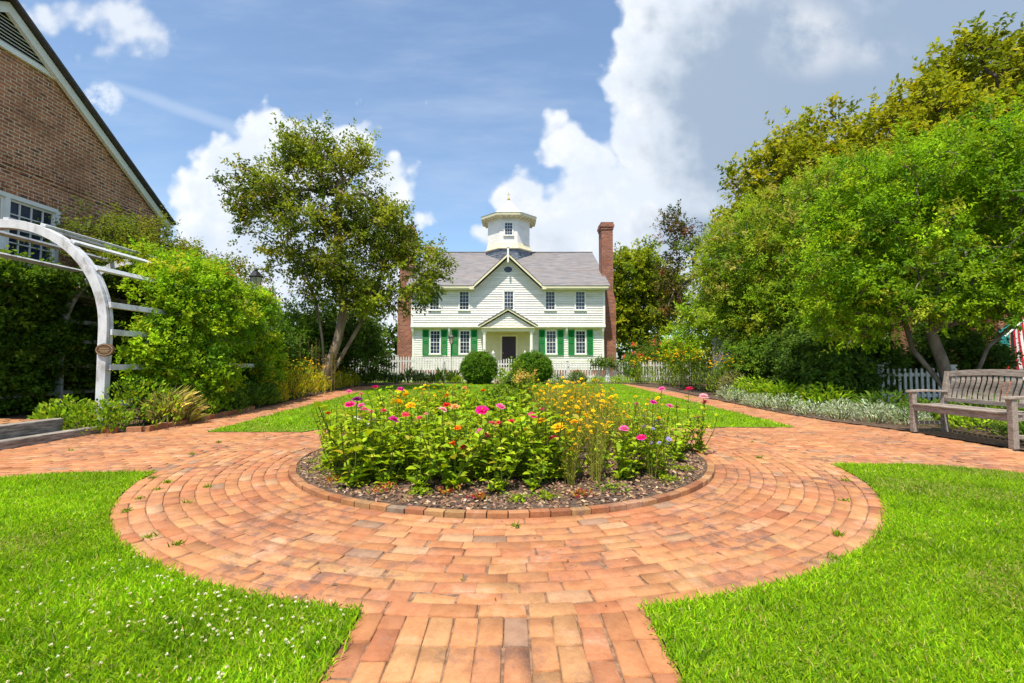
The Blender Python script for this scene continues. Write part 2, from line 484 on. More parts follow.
# ------------------------------------------------------------------ scattering templates
T_LEAF = (np.array([[0, 0, 0], [-.5, .45, .09], [0, 1, -.06], [.5, .45, .09]], float), np.array([[0, 2, 1], [0, 3, 2]]))
T_LEAF8 = (np.array([[0, 0, 0], [-.38, .28, .10], [0, .33, 0], [.38, .28, .10], [-.36, .62, .08], [0, .66, -.03], [.36, .62, .08], [0, 1, -.16]], float),
           np.array([[0, 2, 1], [0, 3, 2], [1, 2, 4], [2, 5, 4], [2, 3, 5], [3, 6, 5], [4, 5, 7], [5, 6, 7]]))
T_BLADE = (np.array([[-.5, 0, 0], [.5, 0, 0], [-.4, .55, .05], [.4, .55, .05], [0, 1, .28]], float),
           np.array([[0, 1, 3], [0, 3, 2], [2, 3, 4]]))
T_PETAL = (np.array([[-.12, 0, 0], [.12, 0, 0], [-.5, .6, .05], [.5, .6, .05], [-.3, .95, .0], [.3, .95, .0]], float),
           np.array([[0, 1, 3], [0, 3, 2], [2, 3, 5], [2, 5, 4]]))
T_CHIP = (np.array([[-.5, -.5, 0], [.5, -.5, .1], [.45, .5, 0], [-.5, .4, .12], [0, 0, .35]], float),
          np.array([[0, 1, 4], [1, 2, 4], [2, 3, 4], [3, 0, 4]]))


def unit(a): return a / np.maximum(np.linalg.norm(a, axis=1, keepdims=True), 1e-9)


def scatter(tpl, pos, dirv, nrm, length, width, tint):
    """instances of tpl: y axis along dirv, z towards nrm -> (V, F, tint per vertex)"""
    tv, tf = tpl; n = len(pos); k = len(tv)
    y = unit(dirv); x = unit(np.cross(y, nrm)); z = np.cross(x, y)
    L = np.broadcast_to(length, (n,))[:, None, None]; Wd = np.broadcast_to(width, (n,))[:, None, None]
    V = pos[:, None, :] + tv[None, :, 0:1] * Wd * x[:, None, :] + tv[None, :, 1:2] * L * y[:, None, :] + tv[None, :, 2:3] * L * z[:, None, :]
    F = tf[None] + (np.arange(n) * k)[:, None, None]
    return V.reshape(-1, 3), F.reshape(-1, tf.shape[1]), np.repeat(np.broadcast_to(tint, (n, 3)), k, axis=0)


def joinparts(parts):
    Vs, Fs, Cs = [], [], []; b = 0
    for v, f, c in parts:
        Vs.append(v); Fs.append(f + b); Cs.append(c); b += len(v)
    return np.concatenate(Vs), np.concatenate(Fs), np.concatenate(Cs)


def rdir(n): return unit(R.normal(size=(n, 3)))


def tints(n, cols, var=0.18):
    """pick a colour per item from a palette [(weight, (r,g,b)), ...]"""
    wt_ = np.array([c[0] for c in cols], float); wt_ /= wt_.sum()
    P = np.array([c[1] for c in cols]); i = R.choice(len(cols), n, p=wt_)
    return P[i] * np.exp(R.normal(0, var, (n, 1))) * np.exp(R.normal(0, var * 0.3, (n, 3)))


def sprays(centres, spread, n_spray, spray_len, per, leaf, palette, up=0.35, droop=0.0, tpl=T_LEAF, ratio=0.5, mid=None, var=0.2, jit=0.045):
    """leafy twigs growing out of clump centres; returns scatter arrays"""
    nc = len(centres)
    C = np.repeat(centres, n_spray, axis=0)
    C = C + R.normal(0, 1, C.shape) * np.array(spread) * 0.6
    base_t = np.repeat(tints(nc, palette, var * 0.6) * np.array([1.68, 1.68, 1.3]), n_spray, axis=0)
    D = R.normal(size=C.shape); D[:, 2] += up
    if mid is not None: D += unit(C - np.array(mid)) * 0.9
    D = unit(D)
    n = len(C) * per
    P0 = np.repeat(C, per, axis=0); DD = np.repeat(D, per, axis=0)
    t = np.tile(np.linspace(0.1, 1, per), len(C)) + R.normal(0, 0.05, n)
    Ls = np.repeat(R.uniform(0.6, 1.3, len(C)) * spray_len, per)
    pos = P0 + DD * (t * Ls)[:, None] + R.normal(0, jit, (n, 3))
    pos[:, 2] -= droop * (t ** 2) * Ls
    side = unit(np.cross(DD, rdir(n)))
    d = unit(DD * 0.6 + side * 0.9 + np.array([0, 0, -0.15]))
    nr = rdir(n) * 0.75 + np.array([-.12, -.3, 0.85])
    col = np.repeat(base_t, per, axis=0) * np.exp(R.normal(0, var * 0.55, (n, 1)))
    s = leaf * R.uniform(0.65, 1.3, n)
    return scatter(tpl, pos, d, nr, s, s * ratio, col)


def ell_points(ells, n, shell=0.35, low_cut=None):
    """points in a union of ellipsoids, biased to the outside; ells [(c, r)]"""
    vol = np.array([e[1][0] * e[1][1] * e[1][2] for e in ells]) ** (2 / 3)
    idx = R.choice(len(ells), n, p=vol / vol.sum())
    C = np.array([e[0] for e in ells], float)[idx]; RR = np.array([e[1] for e in ells], float)[idx]
    r = R.uniform(0, 1, n) ** shell
    return C + rdir(n) * RR * r[:, None] * R.uniform(0.82, 1.08, n)[:, None]


def grow(trunks, pts, r_tip, r_base, wob=0.12):
    """connect clump centres to trunk polylines; returns MB with tapered limbs"""
    nodes = []; par = []
    for path in trunks:
        prev = -1
        for p in path:
            if prev == -1 and nodes:
                prev = 0
            nodes.append(np.array(p, float)); par.append(prev); prev = len(nodes) - 1
    tr_n = len(nodes)
    root = np.array(trunks[0][-1], float)
    order = np.argsort(np.linalg.norm(pts - root, axis=1))
    for i in order:
        p = pts[i]; N = np.array(nodes)
        d = np.linalg.norm(N - p, axis=1)
        pen = np.where(N[:, 2] > p[2] + 0.4, 1.6, 1.0)
        start = 1 if tr_n > 1 else 0
        cost = d * pen; cost[:start] = 1e9
        j = int(np.argmin(cost))
        mid_ = (N[j] + p) / 2 + R.normal(0, wob, 3) * d[j] * 0.6 + np.array([0, 0, 0.06 * d[j]])
        nodes.append(mid_); par.append(j); nodes.append(p); par.append(len(nodes) - 2)
    n = len(nodes); area = np.zeros(n)
    haschild = np.zeros(n, bool)
    for i in range(n):
        if par[i] >= 0: haschild[par[i]] = True
    for i in range(n - 1, -1, -1):
        if not haschild[i]: area[i] += r_tip ** 2.3
        if par[i] >= 0: area[par[i]] += area[i]
    rad = r_tip + (r_base - r_tip) * (area / area[0]) ** 0.60
    mb = MB()
    # one continuous tube from every leaf node down to a used node
    used = set()
    depth = sorted(range(n), key=lambda i: -rad[i])
    leafs = [i for i in range(n) if not haschild[i]]
    leafs.sort(key=lambda i: -len_to(i, par))
    for lf in leafs:
        path = [lf]; j = par[lf]
        while j >= 0:
            path.append(j)
            if j in used: break
            j = par[j]
        for q in path[:-1]: used.add(q)
        if path[-1] not in used and par[path[-1]] < 0: used.add(path[-1])
        if len(path) < 2: continue
        pp = [nodes[q] for q in path]; rr = [rad[q] for q in path]
        if len(rr) > 1: rr[-1] = min(rr[-1], rr[-2] * 1.25)
        mb.tube(pp, rr, 7 if rr[-1] > 0.04 else 4, cap=False)
    return mb


def len_to(i, par):
    k = 0
    while i >= 0: k += 1; i = par[i]
    return k


def tree(name, label, cat, base, trunks, ells, n_clump, n_spray, per, leaf, palette, bark='bark_grey', r_tip=0.008, r_base=0.2,
         spread=(0.35, 0.35, 0.22), spray_len=0.45, up=0.35, group=None, shell=0.35, leafm='leaf', ratio=0.5, droop=0.0, var=0.22,
         extra=None, jit=0.045):
    e = empty(name, base, 0, label, cat, group)
    b = np.array(base, float)
    pts = ell_points([(np.array(c) - b, r) for c, r in ells], int(n_clump * 1.12), shell)
    n_spray = int(round(n_spray * 1.5)); leaf *= 1.08; ratio = min(0.6, ratio * 1.12)
    tr = [[np.array(p) - b for p in path] for path in trunks]
    mb = grow(tr, pts, r_tip, r_base)
    mb.build('trunk', M[bark], e, smooth=True, recalc=False)
    mid = np.mean([np.array(c) - b for c, r in ells], axis=0)
    v, f, c = sprays(pts, spread, n_spray, spray_len, per, leaf, palette, up, droop, T_LEAF, ratio, mid, var, jit)
    npmesh('crown', v, f, M[leafm], e, tint=c)
    if extra:
        pal, cnt, sz = extra
        pp = pts[R.integers(0, len(pts), cnt)]
        out = pp + unit(pp - mid) * spread[0] * 1.3
        v, f, c = sprays(out, (0.08, 0.08, 0.08), 3, 0.18, 8, sz, pal, 0.3, var=0.15)
        npmesh('blossom', v, f, M['petal'], e, tint=c)
    return e


def shrub(name, label, cat, base, ells, n_clump, n_spray, per, leaf, palette, group=None, spray_len=0.2, spread=(0.15, 0.15, 0.12),
          ratio=0.5, up=0.5, leafm='leaf', bark='bark_dark', extra=None, shell=0.3, r_base=0.03, var=0.22, jit=0.025, stems=3):
    b = np.array(base, float)
    top = np.mean([np.array(c) for c, r in ells], axis=0)
    trunks = [[b, b + (top - b) * 0.35 + R.normal(0, 0.04, 3)]]
    return tree(name, label, cat, base, trunks, ells, n_clump, n_spray, per, leaf, palette, bark, 0.004, r_base, spread, spray_len,
                up, group, shell, leafm, ratio, 0.0, var, extra, jit)


# palettes (linear albedo)
G_LAWN = [(5, (0.235, 0.40, 0.008)), (3, (0.31, 0.47, 0.012)), (1.4, (0.13, 0.28, 0.010)), (0.6, (0.48, 0.44, 0.12))]
G_BRIGHT = [(4, (0.17, 0.27, 0.012)), (3, (0.24, 0.34, 0.016)), (2, (0.10, 0.19, 0.012)), (0.6, (0.32, 0.34, 0.04))]
G_ZIN = [(4, (0.29, 0.42, 0.014)), (3, (0.38, 0.50, 0.018)), (2, (0.19, 0.31, 0.012)), (0.7, (0.46, 0.44, 0.05))]
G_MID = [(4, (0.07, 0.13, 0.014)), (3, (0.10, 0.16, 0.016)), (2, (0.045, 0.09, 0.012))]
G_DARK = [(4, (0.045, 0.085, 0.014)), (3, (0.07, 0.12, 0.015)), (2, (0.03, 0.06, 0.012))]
G_OLIVE = [(4, (0.10, 0.125, 0.018)), (3, (0.15, 0.155, 0.022)), (2, (0.06, 0.085, 0.015)), (1, (0.20, 0.16, 0.035))]
G_YELL = [(4, (0.15, 0.185, 0.010)), (3, (0.21, 0.235, 0.012)), (2, (0.09, 0.13, 0.012))]
G_FEATH = [(4, (0.13, 0.20, 0.015)), (3, (0.19, 0.23, 0.022)), (2, (0.08, 0.14, 0.014)), (1, (0.24, 0.21, 0.06))]

# ================================================================== ground plan
CX, CY = -0.10, 5.47            # centre of the round bed
R1, R2 = 2.27, 3.49             # kerb outside, ring outside
PX, PW = -0.035, 0.61          # front path centre, half width
YL, YR = 4.5, 4.85              # near lawns' far edges


def in_near_lawn(x, y, g=0.0):
    r = np.hypot(x - CX, y - CY)
    ytop = np.where(x < 0, YL, YR) - np.where(np.abs(x) > 4.0, (np.abs(x) - 4.0) ** 2 * 0.5, 0)
    return (np.abs(x) < 4.85 - g) & (y < ytop - g) & (r > R2 + g) & (np.abs(x - PX) > PW + g)


def lawn_l(y): return -4.65 - (y - 7.1) * 0.085
def lawn_r(y): return 4.6 + (y - 7.6) * 0.05


def in_back_lawn(x, y, g=0.0):
    r = np.hypot(x - CX, y - CY)
    ylow = np.where(x < 0, 7.1, 7.6)
    return (x > lawn_l(y) + g) & (x < lawn_r(y) - g) & (y > ylow + g) & (y < 22.7 - g - np.maximum(0, -x - 3.8) * 0.9) & (r > R2 + g)


def in_paving(x, y):
    side_l = (x > -6.25) & (x < lawn_l(np.maximum(y, 7.1)) + 0.15) & (y < 7.2)
    side_l |= (x > lawn_l(y) - 1.15 - np.maximum(0, 7.9 - y) * 0.3) & (x < lawn_l(y) + 0.15) & (y >= 7.2) & (y < 22)
    side_r = (x > 4.5) & (x < 6.05 - np.clip((y - 7.2) * 0.12, 0, 0.35)) & (y < 23.0)
    cross = (y > 4.4) & (y < 7.75) & (x > -6.25) & (x < 6.05)
    return side_l | side_r | cross


def sheet(name, poly, z, m, kind='structure'):
    mb = MB(); mb.add([(x, y, z) for x, y in poly], [tuple(range(len(poly)))])
    o = mb.build(name, m)
    if o.data.polygons[0].normal.z < 0:
        o.data.flip_normals()
    return tag(o, kind=kind)


sheet('ground', [(-400, -200), (400, -200), (400, 900), (-400, 900)], -0.03, M['ground'])
sheet('paving_bed', [(-6.3, -4), (6.15, -4), (6.15, 23), (-7.6, 23), (-6.3, 7.4)], 0.005, M['mortar'])
sheet('planting_bed', [(-12, 7.3), (-6.25, 7.3), (-7.3, 22.6), (-6.0, 22.9), (6.1, 22.9), (5.75, 12), (6.06, 7), (6.1, -2), (14, -2), (14, 24.2), (-14, 24.2)][::1], -0.012, M['soil'])

arcN = 60
# lawn sheets
al = [(CX + R2 * cos(a), CY + R2 * sin(a)) for a in np.linspace(atan2(YL - CY, -1) if False else pi + math.asin((CY - YL) / R2), 2 * pi - math.acos((PX - PW - CX) / R2) if False else pi + math.acos((CX - (PX - PW)) / R2), arcN)]
left_poly = [(PX - PW, -3), (-4.85, -3), (-4.85, 4.1), (-4.5, 4.36), (-4.0, YL)] + al
sheet('lawn_left', left_poly, 0.022, M['turf'])
a0 = 2 * pi - math.asin((CY - YR) / R2); a1 = 2 * pi - math.acos((PX + PW - CX) / R2)
ar = [(CX + R2 * cos(a), CY + R2 * sin(a)) for a in np.linspace(a0, a1, arcN)]
right_poly = [(PX + PW, -3), (4.85, -3), (4.85, 4.45), (4.5, 4.72), (4.0, YR)] + ar
sheet('lawn_right', right_poly, 0.022, M['turf'])
b0 = pi - math.asin((7.1 - CY) / R2); b1 = math.asin((7.6 - CY) / R2)
ab = [(CX + R2 * cos(a), CY + R2 * sin(a)) for a in np.linspace(b0, b1, arcN)]
back_poly = [(lawn_l(7.1), 7.1)] + ab + [(lawn_r(7.6), 7.6), (lawn_r(22.7), 22.7), (-3.8, 22.7), (lawn_l(20.7), 20.7)]
sheet('lawn_back', back_poly, 0.022, M['turf'])

# --- bricks
BR = []          # (cx, cy, angle, length, width)
PAL = np.array([0.80, 0.87, 0.72]) * np.array([(0.58, 0.235, 0.115), (0.62, 0.28, 0.14), (0.52, 0.185, 0.095), (0.63, 0.33, 0.17), (0.55, 0.21, 0.12), (0.60, 0.26, 0.15), (0.47, 0.155, 0.085), (0.64, 0.30, 0.18), (0.31, 0.215, 0.185), (0.62, 0.37, 0.25)])
PWT = np.array([6, 6, 2.5, 2, 5, 6, 0.6, 1.4, 0.7, 0.6]); PWT = PWT / PWT.sum()
ringw = (R2 - R1) / 12
for k in range(12):
    r = R1 + ringw * (k + 0.5)
    nb = int(round(2 * pi * r / 0.205)); ph = R.uniform(0, 1)
    for i in range(nb):
        a = 2 * pi * (i + ph + R.normal(0, 0.03)) / nb
        BR.append((CX + r * cos(a), CY + r * sin(a), a + pi / 2, 2 * pi * r / nb - 0.007, ringw - 0.006))
nc = 12; cw = 2 * PW / nc
for c in range(nc):
    x = PX - PW + cw * (c + 0.5)
    y = CY - sqrt(R2 ** 2 - (x - CX) ** 2) - 0.004
    L = R.choice([0.10, 0.14, 0.2]) if c % 2 else 0.2
    while y > -1.0:
        BR.append((x + R.normal(0, 0.0015), y - L / 2, pi / 2 + R.normal(0, 0.008), L - 0.007, cw - 0.006)); y -= L; L = 0.2
row = 0; y = -3.0
while y < 23.2:
    x = -7.7 + (0.1 if row % 2 else 0) + R.normal(0, 0.01)
    while x < 6.4:
        yy = y
        if in_paving(np.array(x), np.array(yy)) and hypot(x - CX, yy - CY) > R2 + 0.055 and not in_near_lawn(np.array(x), np.array(yy), 0.12) and not in_back_lawn(np.array(x), np.array(yy), 0.12):
            if not (yy < 4.3 and abs(x) < 4.7):
                BR.append((x, yy + R.normal(0, 0.002), R.normal(0, 0.015), 0.195, 0.096))
        x += 0.203
    y += 0.1025; row += 1
BR = np.array(BR); nB = len(BR)
hz = 0.014 + R.normal(0, 0.0024, nB)
tx = R.normal(0, 0.010, nB); ty = R.normal(0, 0.010, nB)
tv = []
for (s, z) in ((1.0, -0.03), (1.0, -0.004), (0.955, 0.0)):
    for (a, b) in ((-1, -1), (1, -1), (1, 1), (-1, 1)): tv.append((a, b, s, z))
tv = np.array(tv)
ca, sa = np.cos(BR[:, 2])[:, None], np.sin(BR[:, 2])[:, None]
ins = np.where(tv[:, 2] < 1, 0.005, 0.0)[None]
lx = tv[None, :, 0] * (BR[:, 3][:, None] / 2 - ins); ly = tv[None, :, 1] * (BR[:, 4][:, None] / 2 - ins)
jit = R.normal(0, 0.0016, lx.shape); lx = lx + jit * 1.4; ly = ly + R.normal(0, 0.0022, lx.shape)
V_ = np.stack([BR[:, 0][:, None] + lx * ca - ly * sa, BR[:, 1][:, None] + lx * sa + ly * ca,
               hz[:, None] + tv[None, :, 3] + tx[:, None] * lx + ty[:, None] * ly * 2], axis=-1)
tf = []
for l in (0, 4):
    for i in range(4): tf.append((l + i, l + (i + 1) % 4, l + 4 + (i + 1) % 4, l + 4 + i))
tf.append((8, 9, 10, 11))
F_ = np.array(tf)[None] + (np.arange(nB) * 12)[:, None, None]
ci = R.choice(len(PAL), nB, p=PWT)
colB = (0.68 * PAL[ci] + 0.32 * (PAL * PWT[:, None]).sum(0) * np.array([1.03, .96, 1.0])) * np.exp(R.normal(0, 0.07, (nB, 1)))
tag(npmesh('brick_paving', V_.reshape(-1, 3), F_.reshape(-1, 4), M['pave'], tint=np.repeat(colB, 12, axis=0)), kind='structure')


def grass(name, n, region, box, hgt, wid, kind='stuff', pal=G_LAWN, lean=0.75, label=None, near=None):
    x = R.uniform(box[0], box[1], n); y = R.uniform(box[2], box[3], n)
    if near is not None:                       # denser towards the viewer's side of the lawn
        keep = R.uniform(0, 1, n) < near(x, y); x = x[keep]; y = y[keep]
    k = region(x, y); x, y = x[k], y[k]; n = len(x)
    pos = np.stack([x, y, np.full(n, 0.018)], 1)
    # patchy growth
    ph = np.sin(x * 2.1 + 1.3 * np.sin(y * 1.7)) * np.cos(y * 2.6 + 0.8 * np.sin(x * 3.1))
    d = R.normal(0, lean, (n, 3)); d[:, 2] = 1; nr = rdir(n); nr[:, 2] *= 0.2
    h = hgt * R.uniform(0.5, 1.35, n) * (1 + 0.25 * ph)
    p2 = np.sin(x * 5.3 + 2.2 * np.sin(y * 4.1)) * np.cos(y * 6.1 + 1.7 * np.sin(x * 4.7 + 1))
    weedy = (p2 > 0.72) & (R.uniform(0, 1, n) < 0.6)
    c = tints(n, pal, 0.20) * (1 + 0.24 * ph)[:, None] * np.where(p2 < -0.55, 1.12, 1.0)[:, None]
    c[weedy] *= np.array([0.72, 0.80, 0.9]); h = np.where(weedy, h * 1.35, h)
    dry = (ph < -0.55) & (R.uniform(0, 1, n) < 0.22); c[dry] = np.array([0.46, 0.40, 0.13]) * np.exp(R.normal(0, .15, (int(dry.sum()), 1)))
    v, f, c = scatter(T_BLADE, pos, d, nr, h, wid * R.uniform(0.7, 1.3, n), c)
    return tag(npmesh(name, v, f, M['blade'], tint=c), label=label, cat='grass', kind=kind)


def spill(x, y): return in_near_lawn(x, y, R.normal(0.0, 0.018, len(x)))
inview = lambda x, y: (np.abs(x) < 1.16 * y + 0.25).astype(float) * np.clip(2.2 / np.maximum(y, 1.2), 0.45, 1.0)
grass('lawn_grass_left', 330000, spill, (-4.9, -0.4, 1.15, 4.6), 0.030, 0.0054, near=inview, label='bright green mown lawn left of the front brick path')
grass('lawn_grass_right', 350000, spill, (0.4, 4.9, 1.15, 4.95), 0.030, 0.0054, near=inview, label='bright green mown lawn right of the front brick path')
grass('lawn_grass_back', 230000, lambda x, y: in_back_lawn(x, y, R.normal(0.0, 0.02, len(x))), (-6.2, 5.5, 7.0, 22.9), 0.045, 0.012,
      near=lambda x, y: np.clip(9 / y, 0.35, 1.0), label='mown lawn between the round bed and the house')

# clover heads in the left lawn
n = 2000
x = R.uniform(-3.0, -0.6, n); y = R.uniform(1.2, 3.0, n)
dens = np.clip(1.0 - np.abs((y - (2.0 - 0.25 * (x + 1.5)))) / 0.8, 0, 1) * np.clip((x + 2.4) / 1.2, 0.10, 1)
k = (R.uniform(0, 1, n) < dens * 0.62) & in_near_lawn(x, y, 0.02); x, y = x[k], y[k]
parts = []
for i in range(len(x)):
    m_ = 14
    p = np.tile([x[i], y[i], 0.058 + R.uniform(-0.012, 0.012)], (m_, 1)); d = rdir(m_); d[:, 2] = np.abs(d[:, 2])
    parts.append(scatter(T_PETAL, p, d, rdir(m_), 0.0066, 0.005, tints(m_, [(4, (0.85, 0.82, 0.68)), (1, (0.6, 0.46, 0.32))], 0.1)))
v, f, c = joinparts(parts)
tag(npmesh('clover_flowers', v, f, M['petal'], tint=c), 'small white clover heads scattered through the left lawn', 'clover', kind='stuff')

# fallen leaves and clippings lying on the paving
n = 260
x = R.uniform(-4.5, 4.5, n); y = R.uniform(1.8, 8.8, n); rr = np.hypot(x - CX, y - CY)
k = (rr > R1 + .05) & (~in_near_lawn(x, y, -0.02)) & (~in_back_lawn(x, y, -0.02)) & (y < 8.5); x, y = x[k], y[k]; n = len(x)
nrm = R.normal(0, .25, (n, 3)); nrm[:, 2] = 1; d = R.normal(0, 1, (n, 3)); d[:, 2] = 0.05
v, f, c = scatter(T_LEAF, np.stack([x, y, np.full(n, .021)], 1), d, nrm, .022 * R.uniform(.5, 1.5, n), .009, tints(n, [(3, (.20, .12, .05)), (2, (.30, .30, .06)), (1, (.5, .4, .2))], .25))
tag(npmesh('fallen_leaves', v, f, M['leaf'], tint=c), 'small fallen leaves and clippings lying on the brick paving', 'fallen leaves', kind='stuff')

# weeds in the joints
parts = []
spots = [(-2.45, 3.55), (-2.75, 3.35), (-2.95, 3.9), (-2.6, 4.0), (-2.2, 2.85), (2.0, 2.9), (1.75, 2.55), (-3.3, 4.3), (2.55, 3.6), (-1.6, 6.9), (-3.7, 5.4), (-2.4, 6.0), (3.2, 6.2),
         (-1.95, 2.75), (0.02, 3.05), (3.0, 4.2), (-3.9, 6.2), (-5.3, 5.6), (-2.9, 3.65), (-3.05, 4.15), (2.75, 5.2)]
for (sx, sy) in spots:
    m_ = R.integers(14, 40); p = np.stack([sx + R.normal(0, 0.016, m_), sy + R.normal(0, 0.016, m_), np.full(m_, 0.012)], 1)
    d = R.normal(0, 0.8, (m_, 3)); d[:, 2] = 0.8
    parts.append(scatter(T_BLADE, p, d, rdir(m_), 0.035 * R.uniform(0.5, 1.4, m_), 0.007, tints(m_, G_BRIGHT, 0.2)))
v, f, c = joinparts(parts)
tag(npmesh('weed_tufts', v, f, M['blade'], tint=c), 'tiny green weeds sprouting from the paving joints', 'weeds', kind='stuff')

# ================================================================== round bed
ke = empty('brick_kerb', (CX, CY, 0), 0, 'raised ring of red edging bricks around the flower bed', 'kerb')
mb = MB(); nb = 96
for i in range(nb):
    a = 2 * pi * i / nb
    L = 2 * pi * (R1 - 0.035) / nb
    j = PAL[R.choice(len(PAL), p=PWT)] * (0.6 + 0.3 * random.random()); mb.cur = tuple(j)
    rr = R1 - 0.035 + R.normal(0, 0.003)
    mb.box((rr * cos(a), rr * sin(a), 0.011 + R.normal(0, 0.002)), (0.066, L - 0.006, 0.075), a + R.normal(0, 0.01))
mb.build('edging', M['pave'], ke, bevel=0.004, tint=True)
# mulch mound
mb = MB(); seg = 72; rings = [0.0, 0.5, 1.0, 1.5, 1.9, 2.12, R1 - 0.06]
vs = [(CX, CY, 0.10)]
for r in rings[1:]:
    for s_ in range(seg):
        a = 2 * pi * s_ / seg; vs.append((CX + r * cos(a), CY + r * sin(a), 0.035 + 0.07 * (1 - (r / R1) ** 2) + R.normal(0, 0.004)))
fs = [(0, 1 + s_, 1 + (s_ + 1) % seg) for s_ in range(seg)]
for q in range(len(rings) - 2):
    for s_ in range(seg):
        a_ = 1 + q * seg; fs.append((a_ + s_, a_ + seg + s_, a_ + seg + (s_ + 1) % seg, a_ + (s_ + 1) % seg))
mb.add(vs, fs); tag(mb.build('mulch_ground', M['mulch'], smooth=True), kind='structure')


def bedz(x, y):
    r2 = ((x - CX) ** 2 + (y - CY) ** 2) / R1 ** 2
    return 0.035 + 0.07 * (1 - np.minimum(r2, 1))


n = 12000
a = R.uniform(0, 2 * pi, n); r = 2.18 * np.sqrt(R.uniform(0.25, 1, n)); x = CX + r * np.cos(a); y = CY + r * np.sin(a)
pos = np.stack([x, y, bedz(x, y) + 0.004], 1); d = R.normal(0, 1, (n, 3)); d[:, 2] *= 0.25; nr = R.normal(0, 0.4, (n, 3)); nr[:, 2] = 1
v, f, c = scatter(T_CHIP, pos, d, nr, 0.032 * R.uniform(0.5, 1.5, n), 0.013 * R.uniform(0.6, 1.6, n),
                  tints(n, [(4, (0.24, 0.14, 0.08)), (3, (0.14, 0.075, 0.045)), (1.6, (0.38, 0.26, 0.17)), (1, (0.06, 0.035, 0.025))], 0.25))
tag(npmesh('mulch_chips', v, f, M['chip'], tint=c), 'brown wood chip mulch covering the round bed', 'mulch', kind='stuff')

# --- zinnias
COLS = {
    'hot pink': (0.80, 0.015, 0.24), 'magenta': (0.62, 0.01, 0.33), 'pink': (0.80, 0.12, 0.40), 'pale pink': (0.80, 0.38, 0.48),
    'red': (0.66, 0.012, 0.02), 'dark red': (0.34, 0.006, 0.03), 'orange': (0.85, 0.17, 0.01), 'peach': (0.85, 0.38, 0.14),
    'yellow': (0.85, 0.46, 0.01), 'white': (0.75, 0.72, 0.6), 'purple': (0.22, 0.01, 0.18), 'coral': (0.82, 0.06, 0.12)}


def flower_arrays(rad, col, tilt):
    """two whorls of petals and a domed disc, centred on the origin facing up then tilted"""
    parts = []
    for (np_, r_, z_, el) in ((13, rad, 0.0, 0.08), (11, rad * 0.72, rad * 0.16, 0.38), (7, rad * 0.42, rad * 0.22, 0.8)):
        a = np.linspace(0, 2 * pi, np_, endpoint=False) + R.uniform(0, 1)
        d = np.stack([np.cos(a), np.sin(a), np.full(np_, el) + R.normal(0, 0.1, np_)], 1)
        p = np.tile([0, 0, z_], (np_, 1)) + d * rad * 0.06
        up_ = np.tile([0, 0, 1.0], (np_, 1))
        parts.append(scatter(T_PETAL, p, d, up_, r_ * R.uniform(0.9, 1.08, np_), r_ * 0.52, np.array(col) * np.exp(R.normal(0, 0.12, (np_, 1)))))
    m_ = 16; d = rdir(m_); d[:, 2] = np.abs(d[:, 2]) + 0.3
    disc = (0.75, 0.42, 0.02) if col != COLS['yellow'] else (0.6, 0.25, 0.02)
    parts.append(scatter(T_LEAF, np.tile([0, 0, rad * 0.26], (m_, 1)), d, rdir(m_), rad * 0.26, rad * 0.16, np.tile(disc, (m_, 1))))
    v, f, c = joinparts(parts)
    Mx = np.array(Matrix.Rotation(tilt, 3, Vector((R.normal(), R.normal(), 0)).normalized()))
    return v @ Mx.T, f, c


def zinnia_foliage(h, tip, stems, lf=0.088, spread=0.15, pal=G_ZIN, lmin=0.12, crowd=7):
    """upright stems with opposite leaves; main stem ends at tip (x,y,z)"""
    parts = []; mb = MB(); tips = []
    for s in range(stems):
        if s == 0: T = np.array(tip, float)
        else:
            a = R.uniform(0, 2 * pi); T = np.array([cos(a) * spread * R.uniform(0.5, 1.5), sin(a) * spread * R.uniform(0.5, 1.5), h * R.uniform(0.62, 0.98)])
        b = np.array([R.normal(0, 0.025), R.normal(0, 0.025), 0])
        c1 = b * 0.4 + T * 0.6 + np.array([T[0] * 0.15, T[1] * 0.15, 0])
        pts = [b, (b + c1) / 2 + R.normal(0, 0.008, 3), c1, T]
        mb.cur = (0.13, 0.19, 0.03); mb.tube(pts, [0.005, 0.0045, 0.0035, 0.003], 4, cap=False)
        tips.append(T)
        npair = max(4, int(T[2] / 0.068))
        ph = R.uniform(0, pi)
        for q in range(npair):
            t = (q + 0.7) / npair
            if t * T[2] < lmin * 0.4: continue
            if s == 0 and t > 0.93: continue
            P = (pts[0] * (1 - t * 2) + pts[1] * t * 2) if t < 0.3 else pts[1] * (1 - (t - .3) / .7) + pts[3] * ((t - .3) / .7)
            for sgn in (0, pi):
                a = ph + q * pi / 2 + sgn + R.normal(0, 0.25)
                el = R.uniform(0.1, 1.0)
                L = lf * (1.15 - 0.45 * t) * R.uniform(0.8, 1.25)
                parts.append((P, (cos(a), sin(a), el), L))
    P = np.array([p[0] for p in parts]); D = np.array([p[1] for p in parts]); L = np.array([p[2] for p in parts])
    P = np.repeat(P, 1, axis=0)
    nr = R.normal(0, 0.25, P.shape) + np.array([0, -0.1, 1.0])
    v, f, c = scatter(T_LEAF8, P, D, nr, L, L * 0.62, tints(len(P), pal, 0.16))
    return mb, (v, f, c), tips


